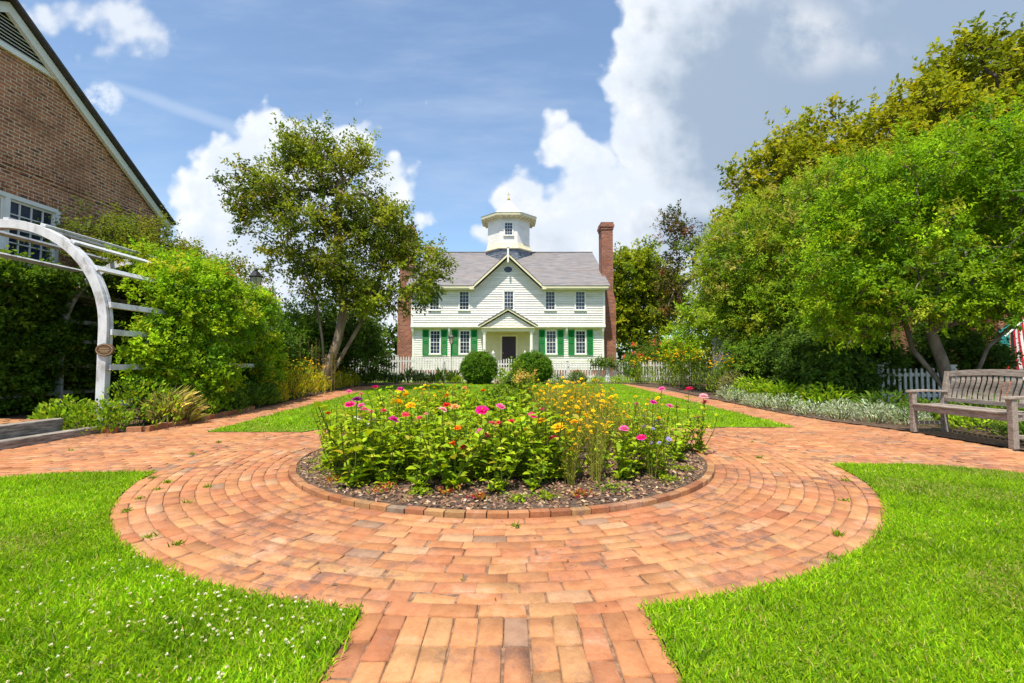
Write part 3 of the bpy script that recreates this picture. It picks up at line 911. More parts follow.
flowers = [  # image-plan bearings of blooms: (bearing px, dip px, colour, size)
    (376, 387, 'magenta', 1.2), (401, 388.6, 'magenta', 1.0), (447.6, 395.6, 'red', 1.0), (447, 404.5, 'red', .8), (465, 387.6, 'peach', 1.0),
    (483, 390, 'orange', .7), (358, 399, 'purple', 1.1), (351, 404, 'hot pink', 1.1), (362, 394, 'pink', .9), (349.4, 391, 'pink', .8),
    (361.5, 405, 'pink', .8), (365.5, 409, 'pink', 1.0), (372, 411.5, 'pale pink', .9), (329.5, 412.7, 'red', .9), (360.4, 417.4, 'white', 1.0),
    (372.8, 421, 'white', 1.0), (384.5, 410.6, 'hot pink', .9), (394.4, 419.3, 'magenta', 1.2), (405.9, 414, 'coral', .8),
    (420, 418, 'pink', 1.0), (426.5, 414, 'pale pink', .8), (443, 409, 'pale pink', .9), (455, 406.4, 'peach', 1.0), (482, 409.7, 'hot pink', 1.3),
    (500.5, 406, 'pink', .9), (492, 422.8, 'pink', .9), (498.8, 422, 'coral', .8), (510.8, 421.3, 'hot pink', 1.0), (480.8, 431, 'pink', 1.0),
    (485.8, 434.5, 'hot pink', 1.1), (438.7, 446, 'coral', 1.3), (453, 443, 'orange', 1.0), (463.3, 445.8, 'dark red', .9), (347, 434, 'magenta', .9),
    (458, 427, 'orange', .7), (531.9, 414.6, 'hot pink', .9), (542, 409, 'magenta', .7), (541, 420.5, 'yellow', 1.2), (558, 427, 'yellow', 1.3),
    (526.5, 429.6, 'yellow', 1.0), (574.5, 421.6, 'yellow', 1.0), (553.4, 437.8, 'hot pink', 1.1), (573.4, 449.8, 'yellow', 1.2),
    (623.3, 428, 'pink', 1.0), (640.6, 436.6, 'hot pink', 1.0), (636, 403.6, 'magenta', .7), (652.6, 401.7, 'magenta', .8), (668.7, 405.5, 'pink', .8),
    (676.2, 406.9, 'dark red', .8), (661.3, 388.6, 'pink', .9), (688.4, 389, 'hot pink', 1.2), (703, 396, 'pale pink', 1.1), (704, 402, 'hot pink', 1.2),
    (696.4, 416.7, 'magenta', .8), (399, 402, 'yellow', 1.3), (406.5, 394, 'yellow', .9), (411, 405, 'yellow', 1.0)]
ORD = ['first', 'second', 'third', 'fourth', 'fifth', 'sixth', 'seventh', 'eighth', 'ninth', 'tenth', 'eleventh', 'twelfth']
bycol = {}
for fl in flowers: bycol.setdefault(fl[2], []).append(fl[0])
for k_ in bycol: bycol[k_].sort()
for (px, py, col, sz) in flowers:
    u, dv = (px - 512) / 462, (py - 362) / 462
    Y = min(max(0.37 / dv, 3.95), 6.9)
    for _ in range(40):
        X = u * Y
        if hypot(X - CX, Y - CY) < 1.9: break
        Y += 0.05 if Y < CY else -0.05
    X = u * Y; z = 1.075 - dv * Y
    gz = float(bedz(X, Y)) - 0.01
    # the plant's foot sits nearer the middle of the bed than its bloom
    fx = X + (CX - X) * 0.05 + R.normal(0, 0.03); fy = Y + 0.05 * (CY - Y) + R.normal(0, 0.03)
    r_ = 0.050 * sz * (1.0 if Y > 4.4 else 0.9)
    i = bycol[col].index(px); nn = len(bycol[col])
    rows = 'at the back' if Y > 6.2 else ('at the front' if Y < 4.5 else 'in the middle depth')
    if nn == 1: lab = 'zinnia with the only %s bloom of the round bed' % col
    else: lab = 'zinnia with %s bloom, %s from left of the %s ones in bed' % (col, ORD[i], col)
    e = empty('zinnia_plant', (fx, fy, gz), 0, lab, 'zinnia', 'zinnias blooming in the round bed')
    h = z - gz
    mb, (v, f, c), tips = zinnia_foliage(h * 0.86, (X - fx, Y - fy, h), 4 if Y < 6 else 3)
    st = mb.build('stem', M['leaf'], e, tint=True, recalc=False, smooth=True)
    npmesh('foliage', v, f, M['leaf_gloss'], e, tint=c)
    v, f, c = flower_arrays(r_, COLS[col], R.uniform(0.05, 0.45) if sz < 1.25 else 0.5)
    fo = npmesh('flower', v, f, M['petal'], e, tint=c, loc=(X - fx, Y - fy, h))

# leafy filler plants without blooms: four plants built, then copied
protos = []
for q in range(5):
    e = empty('leafy_plant', (CX + 0.2 * q, CY, 0.1), 0, 'leafy green zinnia plant without a bloom crowding the round bed', 'plant', 'leafy plants without blooms in the round bed')
    mb, (v, f, c), tips = zinnia_foliage(0.5, (0.0, 0.0, 0.5), 9, 0.09, 0.18)
    mb.build('stem', M['leaf'], e, tint=True, recalc=False, smooth=True); npmesh('foliage', v, f, M['leaf_gloss'], e, tint=c)
    protos.append(e)
fill = []
for _ in range(4000):
    a = R.uniform(0, 2 * pi); r = (1.98 if abs(a - 2.9) < 1.2 or a > 5.3 else 1.96) * sqrt(R.uniform(0.0, 1)); x, y = CX + r * cos(a), CY + r * sin(a)
    if x > 0.25 and y > 4.5 and x < 1.35: continue          # coreopsis patch
    if y > 6.3 and -0.5 < x < 0.7: continue                 # shrub
    if 0.62 < x < 0.95 and y < 4.25: continue
    if 0.36 < x < 0.98 and y < 4.8: continue
    if all(hypot(x - q[0], y - q[1]) > 0.26 for q in fill): fill.append((x, y))
for i, (x, y) in enumerate(fill):
    o_ = protos[i] if i < 5 else copy_tree(protos[i % 5])
    h = 0.49 + 0.08 * (y - 3.7) / 3 + R.normal(0, 0.075)
    if x > 0.9: h *= 0.8
    o_.location = (x, y, float(bedz(x, y)) - 0.01); o_.rotation_euler = (0, 0, R.uniform(0, 6.28)); s_ = h / 0.5; o_.scale = (s_ * 1.05, s_ * 1.05, s_)

# coreopsis: thin stems, thread leaves, small yellow heads
def coreopsis(e, n_st, h, spread, n_fl, col=(0.88, 0.60, 0.01), pal=None, rad=0.016, leafL=0.05):
    pal = pal or [(3, (0.30, 0.38, 0.03)), (2, (0.40, 0.42, 0.05)), (1, (0.20, 0.27, 0.02)), (0.8, (0.50, 0.38, 0.12))]
    mb = MB(); P = []; D = []; tips = []
    for s in range(n_st):
        a = R.uniform(0, 2 * pi); rr = spread * sqrt(R.uniform(0, 1)); T = np.array([cos(a) * rr, sin(a) * rr, h * R.uniform(0.65, 1.12)])
        b = np.array([T[0] * 0.35, T[1] * 0.35, 0]); m_ = (b + T) / 2 + np.array([-T[0] * .1, -T[1] * .1, h * 0.08])
        mb.cur = (0.3, 0.34, 0.05) if R.uniform() > 0.3 else (0.42, 0.30, 0.12)
        mb.tube([b, m_, T], [0.0028, 0.0022, 0.0016], 3, cap=False); tips.append(T)
        for q in range(11):
            t = R.uniform(0.1, 0.95); P.append(b * (1 - t) + T * t + np.array([0, 0, 0.04 * sin(pi * t)])); D.append(list(R.normal(0, 0.7, 2)) + [0.8])
    P, D = np.array(P), np.array(D)
    mb.build('stem', M['leaf'], e, tint=True, recalc=False)
    v, f, c = scatter(T_LEAF, P, D, rdir(len(P)), leafL * R.uniform(0.6, 1.4, len(P)), leafL * 0.16, tints(len(P), pal, 0.2))
    npmesh('foliage', v, f, M['leaf'], e, tint=c)
    for q in range(n_fl):
        v, f, c = flower_arrays(rad * R.uniform(0.8, 1.25), col, R.uniform(0, 0.7))
        npmesh('flower', v, f, M['petal'], e, tint=c, loc=tips[q % len(tips)])
    return e


cp = []
for q in range(3):
    e = empty('coreopsis_plant', (0, 0, 0), 0, 'wispy yellow flowered coreopsis in the right half of the round bed', 'coreopsis', 'coreopsis plants in the round bed')
    cp.append(coreopsis(e, 30, 0.64, 0.17, 13, rad=.02))
k = 0
for _ in range(900):
    x, y = R.uniform(0.22, 1.40), R.uniform(3.75, 6.9)
    if y < 4.3 and not 0.36 < x < 1.0: continue
    if hypot(x - CX, y - CY) > 1.75: continue
    if any(hypot(x - q[0], y - q[1]) < 0.20 for q in fill): continue
    fill.append((x, y)); o_ = cp[k] if k < 3 else copy_tree(cp[k % 3]); k += 1
    o_.location = (x, y, float(bedz(x, y)) - 0.01); o_.rotation_euler = (0, 0, R.uniform(0, 6.28)); s_ = 0.82 + R.uniform(0, 0.28) + 0.05 * (y - 5); o_.scale = (s_, s_, s_)
# some coreopsis left of centre at the back
for (x, y) in ((-1.35, 6.3), (-1.15, 6.5), (-1.0, 6.15), (-0.75, 6.45), (-1.5, 5.95), (-0.9, 6.8)):
    o_ = copy_tree(cp[k % 3]); k += 1; o_.location = (x, y, 0.05); o_.rotation_euler = (0, 0, x * 7); o_.scale = (1.02, 1.02, 1.0)
    for t_ in [o_]: t_['label'] = 'wispy yellow flowered coreopsis at the back left of the round bed'; t_['group'] = 'coreopsis plants at the back left of the bed'

# lavender ageratum
for i, (x, y, lab) in enumerate(((1.25, 4.15, 'front'), (1.45, 4.7, 'rear'))):
    e = empty('ageratum_plant', (x, y, 0.05), 0, 'low leafy plant with lavender flower tufts, %s one at right of the round bed' % lab, 'ageratum')
    coreopsis(e, 16, 0.42, 0.16, 10, col=(0.38, 0.30, 0.68), rad=0.017, leafL=0.06, pal=G_BRIGHT)
# evergreen bush at the back of the bed
shrub('bed_shrub', 'bushy green shrub taller than the blooms at the back of the round bed', 'shrub', (0.02, 6.55, 0.06),
      [((0.02, 6.45, 0.55), (0.42, 0.36, 0.36)), ((0.05, 6.5, 0.84), (0.20, 0.18, 0.20)), ((0.22, 6.45, 0.42), (0.28, 0.24, 0.26)), ((-0.22, 6.5, 0.38), (0.25, 0.22, 0.24))], 170, 4, 11, 0.034,
      [(4, (0.11, 0.18, 0.015)), (3, (0.17, 0.23, 0.02)), (2, (0.06, 0.11, 0.012)), (0.7, (0.3, 0.2, 0.06))], spray_len=0.10, spread=(0.05, 0.05, 0.05), jit=0.012)
# low edging plants in the mulch
low_spots = [(-1.92, 4.70, .16, 'lime green', 0), (-1.75, 4.35, .16, 'lime green', 0), (-1.55, 4.1, .14, 'lime green', 1), (-1.30, 3.86, .12, 'lime green', 0), (-1.95, 5.05, .17, 'orange tinted', 2),
             (-1.02, 3.70, .10, 'red leaved', 2), (-0.72, 3.62, .10, 'lime green', 0), (-0.50, 3.66, .10, 'red leaved', 2), (0.04, 3.44, .09, 'lime green', 0), (0.27, 3.48, .09, 'lime green', 0),
             (0.52, 3.55, .09, 'orange tinted', 2), (0.78, 3.72, .15, 'lime green', 1), (1.35, 4.0, .10, 'lime green', 0), (1.62, 4.4, .10, 'lime green', 0), (-0.25, 3.50, .07, 'red leaved', 2), (-1.5, 4.0, .1, 'red leaved', 2)]
LOWP = {0: [(3, (0.24, 0.34, 0.012)), (2, (0.30, 0.36, 0.015)), (1, (0.12, 0.22, 0.012))], 1: G_BRIGHT, 2: [(3, (0.42, 0.10, 0.05)), (2, (0.5, 0.26, 0.03)), (2, (0.2, 0.26, 0.02)), (1, (0.3, 0.02, 0.06))]}
cnt = {}
for (x, y, s_, nm, pk) in low_spots:
    cnt[nm] = cnt.get(nm, 0) + 1
    e = empty('groundcover_plant', (x, y, 0.045), 0, '%s low plant, %s of its colour from the left along the bed edge' % (nm, ORD[cnt[nm] - 1]), 'low plant')
    m_ = 70
    p = R.normal(0, 1, (m_, 3)) * np.array([s_ * .5, s_ * .45, 0.012]); p[:, 2] = np.abs(p[:, 2]) + 0.015 + s_ * 0.25 * R.uniform(0, 1, m_)
    v, f, c = scatter(T_LEAF, p, np.concatenate([R.normal(0, 1, (m_, 2)), R.uniform(0.1, 1, (m_, 1))], 1), rdir(m_) + [0, 0, .8], 0.034 * R.uniform(0.6, 1.3, m_), 0.018, tints(m_, LOWP[pk], 0.2))
    npmesh('foliage', v, f, M['leaf'], e, tint=c)

#@@PART2
# ================================================================== soil of the borders
left_edge = [(-6.25, 6.9), (-5.62, 7.2), (-5.72, 8.6), (-5.85, 10.6), (-6.15, 13), (-6.45, 15.8), (-6.9, 20.5)]
right_edge = [(6.15, 5.0), (6.10, 7.15), (5.76, 8.3), (5.62, 9.55), (5.72, 12), (5.95, 16), (6.2, 19.5), (5.7, 22.7)]
sheet('border_soil_left', left_edge + [(-6.0, 22.7), (-6.0, 24.4), (-14, 24.4), (-14, 7.2), (-9.8, 7.2), (-9.8, 6.9)], 0.028, M['soil'])
sheet('border_soil_right', [(6.15, -2), (6.15, 5.0)] + right_edge[1:] + [(5.7, 24.4), (15, 24.4), (15, -2)], 0.028, M['soil'])
sheet('border_soil_back', [(-6.0, 22.7), (5.7, 22.7), (5.7, 24.4), (-6.0, 24.4)], 0.027, M['soil'])
sheet('front_yard', [(-9, 24.7), (9, 24.7), (9, 33.5), (-9, 33.5)], 0.0, M['turf'])
sheet('street', [(9, 17.5), (90, 17.5), (90, 24.0), (9, 24.0)], -0.005, M['asphalt'])

# ================================================================== the white house
HX, HY = -0.28, 33.2
M['shingle'] = mat('roof_shingle', (0.25, 0.23, 0.23), 0.9, (0.165, 0.155, 0.165), 2.2, tint=True, bump=0.006, bscale=30, dirt=(0.27, 0.225, 0.19), dscale=1.6, stretch=(.5, 2, 2))
M['slate'] = mat('slate_shingle', (0.20, 0.22, 0.26), 0.8, (0.13, 0.15, 0.19), 5, tint=True)
M['roof_white'] = mat('white_metal_roof', (0.78, 0.78, 0.76), 0.4)
H = empty('house', (HX, HY, 0), 0, 'two storey white clapboard house with green shutters and an octagonal cupola', 'house')


def siding(mb, x0, x1, z0, z1, y, holes=(), ex=0.165, clip=None):
    """overlapping boards facing -y; holes = (xa, xb, za, zb)"""
    n = max(1, int(round((z1 - z0) / ex))); ex = (z1 - z0) / n
    for i in range(n):
        a, b = z0 + i * ex, z0 + (i + 1) * ex; mid = (a + b) / 2
        segs = [(x0, x1)]
        for (xa, xb, za, zb) in holes:
            if za < mid < zb:
                ns = []
                for (p, q) in segs:
                    if xb <= p or xa >= q: ns.append((p, q)); continue
                    if xa > p: ns.append((p, xa))
                    if xb < q: ns.append((xb, q))
                segs = ns
        g = 1 + random.gauss(0, 0.04); mb.cur = (g, g, g)
        for (p, q) in segs:
            pa, qa, pb, qb = p, q, p, q
            if clip:
                (la, ra), (lb, rb) = clip(a), clip(b)
                pa, qa, pb, qb = max(p, la), min(q, ra), max(p, lb), min(q, rb)
                if qa - pa < 0.02: continue
                if qb < pb: pb = qb = (la + ra) / 2
            yo, yi = y - 0.050, y - 0.006
            mb.add([(pa, yo, a), (qa, yo, a), (qb, yi, b), (pb, yi, b), (pa, y, a), (qa, y, a)], [(0, 1, 2, 3), (4, 5, 1, 0)])


def window(par, x, z0, z1, wd, y, cols, rows, fm='white', cas=0.07, sill=True, name='window'):
    """sash window facing -y, casing proud of the wall"""
    f = MB()
    f.b2(x - wd / 2 - cas, x - wd / 2, y - .07, y, z0 - 0.0, z1 + cas); f.b2(x + wd / 2, x + wd / 2 + cas, y - .07, y, z0 - 0.0, z1 + cas)
    f.b2(x - wd / 2, x + wd / 2, y - .068, y, z1, z1 + cas)
    f.b2(x - wd / 2, x - wd / 2 + .035, y - .04, y + .02, z0, z1); f.b2(x + wd / 2 - .035, x + wd / 2, y - .04, y + .02, z0, z1)
    f.b2(x - wd / 2 + .035, x + wd / 2 - .035, y - .042, y + .02, z1 - .035, z1); f.b2(x - wd / 2 + .035, x + wd / 2 - .035, y - .042, y + .02, z0, z0 + .045)
    fr = f.build(name, M[fm], par)
    m_ = MB()
    for i in range(1, cols):
        xx = x - wd / 2 + .035 + (wd - .07) * i / cols; m_.b2(xx - .010, xx + .010, y - .032, y - .004, z0 + .045, z1 - .035)
    for j in range(1, rows):
        zz = z0 + (z1 - z0) * j / rows; t = .018 if j == rows // 2 else .010
        m_.b2(x - wd / 2 + .035, x + wd / 2 - .035, y - .034, y - .006, zz - t, zz + t)
    m_.build('muntins', M[fm], fr)
    g = MB(); g.b2(x - wd / 2 + .03, x + wd / 2 - .03, y - .012, y + .0, z0 + .03, z1 - .03); g.build('pane', M['glass'], fr)
    if sill:
        s_ = MB(); s_.b2(x - wd / 2 - cas - .04, x + wd / 2 + cas + .04, y - .12, y, z0 - .07, z0 - 0.002); s_.build('sill', M[fm], fr)
    return fr


up_w = [(-5.27, .68), (-3.14, .68), (0.05, .68), (3.02, .68), (5.17, .68)]
lo_w = [-5.26, -3.12, 3.10, 5.22]
# bodies
mb = MB(); mb.b2(-6.93, 6.93, -.25, 12.6, 3.68, 6.42); mb.b2(-6.9, 6.9, .1, 12.4, 0.35, 3.68)
mb.prism([(-.25, 6.42), (12.6, 6.42), (6.18, 10.15)], 'x', -6.9, 6.9)
mb.build('wall', M['siding'], H, tint=True)
mb = MB()
siding(mb, -6.93, 6.93, 3.78, 6.30, -.25, [(x - wd / 2 - .03, x + wd / 2 + .03, 4.81, 6.24) for x, wd in up_w])
siding(mb, -2.3, 2.3, 6.30, 8.55, -.25, [(-.34, .34, 7.56, 7.93)], clip=lambda z: (-(8.62 - z) / .93 + .04, (8.62 - z) / .93 - .04))
siding(mb, -6.9, -1.62, 0.55, 3.52, .1, [(x - .36, x + .36, 1.68, 3.4) for x in lo_w]); siding(mb, 1.62, 6.9, 0.55, 3.52, .1, [(x - .36, x + .36, 1.68, 3.4) for x in lo_w])
mb.build('clapboard', M['siding'], H, tint=True, recalc=False)
mb = MB(); mb.b2(-1.6, 1.6, .06, .1, .75, 3.5); mb.build('porch_wall', M['cream_wall'], H)
mb = MB(); mb.b2(-6.95, 6.95, .04, .12, 0.0, .55); mb.build('foundation', M['brick_chim'], H)
# trims: corner boards, jetty soffit, brackets
mb = MB()
for s_ in (-1, 1):
    mb.b2(s_ * 6.87 - .07, s_ * 6.87 + .07, -.30, -.24, 3.70, 6.30); mb.b2(s_ * 6.84 - .07, s_ * 6.84 + .07, .05, .11, .5, 3.5)
mb.b2(-6.96, 6.96, -.31, -.24, 3.60, 3.78)
mb.build('corner_boards', M['white'], H)
mb = MB(); mb.b2(-6.93, 6.93, -.24, .11, 3.52, 3.60); mb.b2(-6.9, 6.9, .03, .1, 3.40, 3.52); mb.build('jetty_trim', M['cream'], H)
for x in (-6.84, -4.22, -1.75, 1.75, 4.2, 6.8):
    mb = MB(); mb.prism([(-.26, 3.60), (-.26, 3.5), (-.2, 3.3), (-.02, 3.05), (.06, 2.95), (.06, 3.60)], 'x', x - .07, x + .07); mb.build('bracket', M['white'], H)
# cornice
mb = MB(); mb.b2(-7.1, -2.42, -.80, -.25, 6.26, 6.33); mb.b2(2.42, 7.1, -.80, -.25, 6.26, 6.33)
mb.b2(-7.1, -2.42, -.83, -.77, 6.33, 6.52); mb.b2(2.42, 7.1, -.83, -.77, 6.33, 6.52)
mb.build('eaves_cornice', M['cream'], H)
# main roof: overlapping courses
mb = MB(); ny = 30
for side in (0, 1):
    for i in range(ny):
        t0, t1 = i / ny, (i + 1.15) / ny
        def P(t): return ((-.86 + t * 7.04) if side == 0 else (13.2 - t * 7.04), 6.50 + t * 4.02)
        (ya, za), (yb, zb) = P(t0), P(min(t1, 1.0))
        gw = max(0.0, (8.70 - za) / .93) if side == 0 else 0.0
        xs = -7.2
        while xs < 7.19:
            xe = min(7.2, xs + random.uniform(0.7, 1.6))
            if gw and xs < -gw < xe: xe = -gw
            if gw and -gw - 1e-6 <= xs < gw: xs = gw; continue; g = random.gauss(1, .12) * (1.0 + .06 * ((i * 7) % 3 - 1)); mb.cur = (g, g * random.gauss(1, .012), g * random.gauss(1, .02))
            zz = random.uniform(.02, .032)
            mb.add([(xs, ya, za + .03), (xe, ya, za + .03), (xe, yb, zb + .004), (xs, yb, zb + .004), (xs, ya, za - .012), (xe, ya, za - .012)], [(0, 1, 2, 3), (4, 5, 1, 0)])
            xs = xe
mb.cur = (.9, .9, .9); mb.beam((-7.2, 6.18, 10.54), (7.2, 6.18, 10.54), .24, .07)
mb.build('roof', M['shingle'], H, tint=True, recalc=False)
mb = MB()
for s_ in (-1, 1):
    mb.beam((s_ * 7.15, -.82, 6.40), (s_ * 7.15, 6.18, 10.40), .07, .22); mb.beam((s_ * 7.15, 13.1, 6.40), (s_ * 7.15, 6.18, 10.40), .07, .22)
mb.build('barge_board', M['cream'], H)
# front cross gable
mb = MB()
for s_ in (-1, 1):
    n = 12
    for i in range(n):
        t0, t1 = i / n, min(1, (i + 1.15) / n)
        def Q(t): return (s_ * 2.62 * (1 - t), 6.38 + 2.44 * t)
        (xa, za), (xb, zb) = Q(t0), Q(t1)
        ye0 = -.80 + max(0.05, 3.9 * t0 + .3); ye1 = -.80 + 3.9 * t1 + .3
        g = random.gauss(1, .05); mb.cur = (g, g, g)
        mb.add([(xa, -.84, za + .03), (xb, -.84, zb + .005), (xb, ye1, zb + .005), (xa, ye0, za + .03), (xa, -.84, za - .01), (xa, ye0, za - .01)], [(0, 1, 2, 3), (4, 0, 3, 5)])
gr = mb.build('gable_roof', M['shingle'], H, tint=True, recalc=False)
mb = MB()
for s_ in (-1, 1):
    mb.beam((s_ * 2.60, -.80, 6.30), (s_ * 0.0, -.80, 8.74), .06, .20, up=(0, 1, 0)) if False else None
    p, q = Vector((s_ * 2.60, -.80, 6.28)), Vector((0, -.80, 8.70))
    mb.prism([(p.x, p.z - .08), (q.x, q.z - .08), (q.x, q.z + .08), (p.x, p.z + .08)], 'y', -.845, -.78)
    mb.prism([(p.x, p.z + .03), (q.x, q.z + .03), (q.x, q.z + .07), (p.x, p.z + .07)], 'y', -.78, -.24)
    mb.b2(s_ * 2.42, s_ * 2.72, -.86, -.25, 6.24, 6.42)
mb.build('gable_rake', M['cream'], H)
mb = MB(); mb.b2(-.06, .06, -.92, -.80, 8.25, 9.15); mb.lathe((0, -.86, 9.15), [(.04, 0), (.09, .05), (.1, .12), (.05, .2), (.02, .34)], 10); mb.lathe((0, -.86, 8.08), [(.01, 0), (.07, .06), (.08, .12), (.05, .18)], 10)
mb.build('gable_pendant', M['white'], H)
mb = MB(); ring = [(.30 * cos(a), 7.745 + .215 * sin(a)) for a in np.linspace(0, 2 * pi, 24, endpoint=False)]
mb.prism([(x * 1.18, 7.745 + (z - 7.745) * 1.22) for x, z in ring], 'y', -.30, -.25); ov = mb.build('oval_window', M['white'], H)
mb = MB(); mb.prism(ring, 'y', -.312, -.302); mb.build('pane', M['glass'], ov)
for x, wd in up_w: window(H, x, 4.83, 6.16, wd, -.262, 3, 5, sill=True)
for x in lo_w: window(H, x, 1.70, 3.36, .70, .088, 3, 6)
for x in (-5.94, -4.61, -3.82, -2.45, 2.44, 3.78, 4.55, 5.89):
    mb = MB(); z0, z1 = 1.62, 3.43
    mb.b2(x - .22, x - .165, -.02, .05, z0, z1); mb.b2(x + .165, x + .22, -.02, .05, z0, z1)
    for (a, b) in ((z0, z0 + .09), (2.48, 2.57), (z1 - .08, z1)): mb.b2(x - .165, x + .165, -.018, .05, a, b)
    z = z0 + .11
    while z < z1 - .1:
        if not 2.44 < z < 2.58: mb.box((x, .02, z), (.33, .05, .012), rot=Matrix.Rotation(RD(-35), 3, 'X'))
        z += .042
    mb.b2(x - .165, x + .165, .035, .045, z0 + .05, z1 - .05)
    mb.build('shutter', M['green'], H)
# porch
mb = MB(); mb.b2(-1.85, 1.85, -1.5, .0, .0, .75)
for i in range(4): mb.b2(-.85, .85, -1.5 - .3 * (i + 1), -1.5 - .3 * i, 0, .6 - .15 * i)
mb.build('porch_steps', M['gravel'], H)
for s_ in (-1.62, 1.62):
    mb = MB(); mb.lathe((s_, -1.35, .75), [(.15, 0), (.15, .08), (.115, .12), (.12, .8), (.095, 2.28), (.13, 2.33), (.13, 2.42)], 16); mb.b2(s_ - .15, s_ + .15, -1.5, -1.2, 3.17, 3.22)
    mb.build('column', M['white'], H, smooth=False)
mb = MB(); mb.b2(-1.85, 1.85, -1.52, -1.22, 3.22, 3.44); mb.b2(-1.85, -1.6, -1.22, .0, 3.22, 3.44); mb.b2(1.6, 1.85, -1.22, .0, 3.22, 3.44); mb.b2(-1.98, 1.98, -1.62, -1.5, 3.44, 3.50)
mb.b2(-1.6, 1.6, -1.22, .0, 3.40, 3.44)
mb.build('entablature', M['cream'], H)
mb = MB(); siding(mb, -1.7, 1.7, 3.5, 4.5, -1.46, ex=.12, clip=lambda z: (-(4.56 - z) / .60, (4.56 - z) / .60)); mb.build('pediment', M['siding'], H, tint=True, recalc=False)
mb = MB()
for s_ in (-1, 1):
    mb.prism([(s_ * 2.02, 3.46), (0, 4.66), (0, 4.80), (s_ * 2.02, 3.60)], 'y', -1.68, -1.50)
mb.build('pediment_rake', M['cream'], H)
mb = MB()
for s_ in (-1, 1): mb.prism([(s_ * 2.06, 3.60), (0, 4.803), (0, 4.85), (s_ * 2.09, 3.63)], 'y', -1.72, -.27)
mb.build('porch_roof', M['shingle'], H, tint=True)
mb = MB(); mb.b2(-.44, .56, .0, .055, .77, 2.95)
for (xa, xb) in ((-.36, .02), (.10, .48)):
    for (za, zb) in ((.9, 1.4), (1.5, 2.1), (2.2, 2.8)): mb.b2(xa, xb, -.02, .0, za, zb)
dr = mb.build('door', M['door'], H, bevel=.008)
mb = MB(); mb.lathe((.0, 0, 0), [(.0, 0), (.035, .01), (.03, .05)], 10); k_ = mb.build('handle', M['brass'], dr); k_.location = (-.36, -.02, 1.75); k_.rotation_euler = (RD(90), 0, 0)
mb = MB(); mb.b2(-.58, -.44, -.01, .06, .75, 3.08); mb.b2(.56, .70, -.01, .06, .75, 3.08); mb.b2(-.44, .56, -.01, .06, 2.95, 3.08); mb.build('door_frame', M['cream'], H)
# chimneys
def chimney(par, x0, x1, u0, u1, y0, y1, top, sh=5.7):
    mb = MB(); mb.b2(x0, x1, y0, y1, 0, sh)
    cx = [(x0, sh), (x1, sh), (u1, sh + .5), (u0, sh + .5)]
    mb.prism(cx, 'y', y0, y1)
    mb.b2(u0, u1, y0 + .06, y1 - .06, sh + .5, top - .55)
    for i, e_ in enumerate((.05, .10, .05)): mb.b2(u0 - e_, u1 + e_, y0 + .06 - e_, y1 - .06 + e_, top - .55 + i * .18, top - .37 + i * .18)
    return mb.build('chimney', M['brick_chim'], par)
chimney(H, 6.96, 7.95, 6.97, 7.80, .8, 2.1, 11.55)
chimney(H, -8.17, -6.96, -8.08, -7.14, .8, 2.1, 11.3)
chimney(H, -7.9, -6.96, -7.8, -7.05, 9.5, 10.7, 11.9)
# cupola
ph = pi / 8; c0 = (0.0, 6.2, 0)
mb = MB(); nrow = 9
for i in range(nrow):
    g = random.gauss(1, .08); mb.cur = (g, g, g); z0 = 8.9 + i * .17
    for k_ in range(8):
        g = random.gauss(1, .1); mb.cur = (g, g, g)
        a0_, a1_ = 2 * pi * k_ / 8 + ph, 2 * pi * (k_ + 1) / 8 + ph
        for q in range(7):
            f0, f1 = q / 7, (q + 1) / 7; g = random.gauss(1, .16); mb.cur = (g, g, g)
            def PT(r, f): return ((1 - f) * r * cos(a0_) + f * r * cos(a1_), 6.2 + (1 - f) * r * sin(a0_) + f * r * sin(a1_))
            ra, rb = 2.0, 1.965
            mb.add([PT(ra, f0) + (z0,), PT(ra, f1) + (z0,), PT(rb, f1) + (z0 + .18,), PT(rb, f0) + (z0 + .18,), PT(rb, f0) + (z0,), PT(rb, f1) + (z0,)], [(0, 1, 2, 3), (4, 5, 1, 0)])
mb.cur = (1, 1, 1); mb.lathe(c0, [(1.95, 8.5), (1.95, 10.44)], 8, ph)
cu = empty('cupola', (0, 0, 0)); cu.parent = H
mb.build('shingled_base', M['slate'], cu, tint=True, recalc=False)
mb = MB(); mb.lathe(c0, [(1.95, 10.40), (2.12, 10.42), (2.13, 10.50), (2.02, 10.56), (1.93, 10.95), (1.90, 10.95)], 8, ph); mb.build('base_moulding', M['cream'], cu)
mb = MB(); mb.lathe(c0, [(1.91, 10.5), (1.91, 13.08)], 8, ph); mb.build('wall', M['siding'], cu, tint=True)
mb = MB(); mb.lathe(c0, [(1.88, 12.95), (2.0, 12.97), (2.02, 13.05), (2.46, 13.10), (2.5, 13.10), (2.53, 13.30), (2.4, 13.32)], 8, ph)
for k_ in range(8):
    for q in (.14, .38, .62, .86):
        a0_, a1_ = 2 * pi * k_ / 8 + ph, 2 * pi * (k_ + 1) / 8 + ph; r = 2.22
        mb.box(((1 - q) * r * cos(a0_) + q * r * cos(a1_), 6.2 + (1 - q) * r * sin(a0_) + q * r * sin(a1_), 13.04), (.42, .10, .12), (a0_ + a1_) / 2)
mb.build('cornice', M['cream'], cu)
mb = MB(); mb.lathe(c0, [(2.56, 13.32), (2.1, 13.48), (1.5, 13.74), (.95, 14.12), (.55, 14.52), (.25, 14.86), (.10, 15.02), (.06, 15.06)], 8, ph); mb.build('cupola_roof', M['roof_white'], cu)
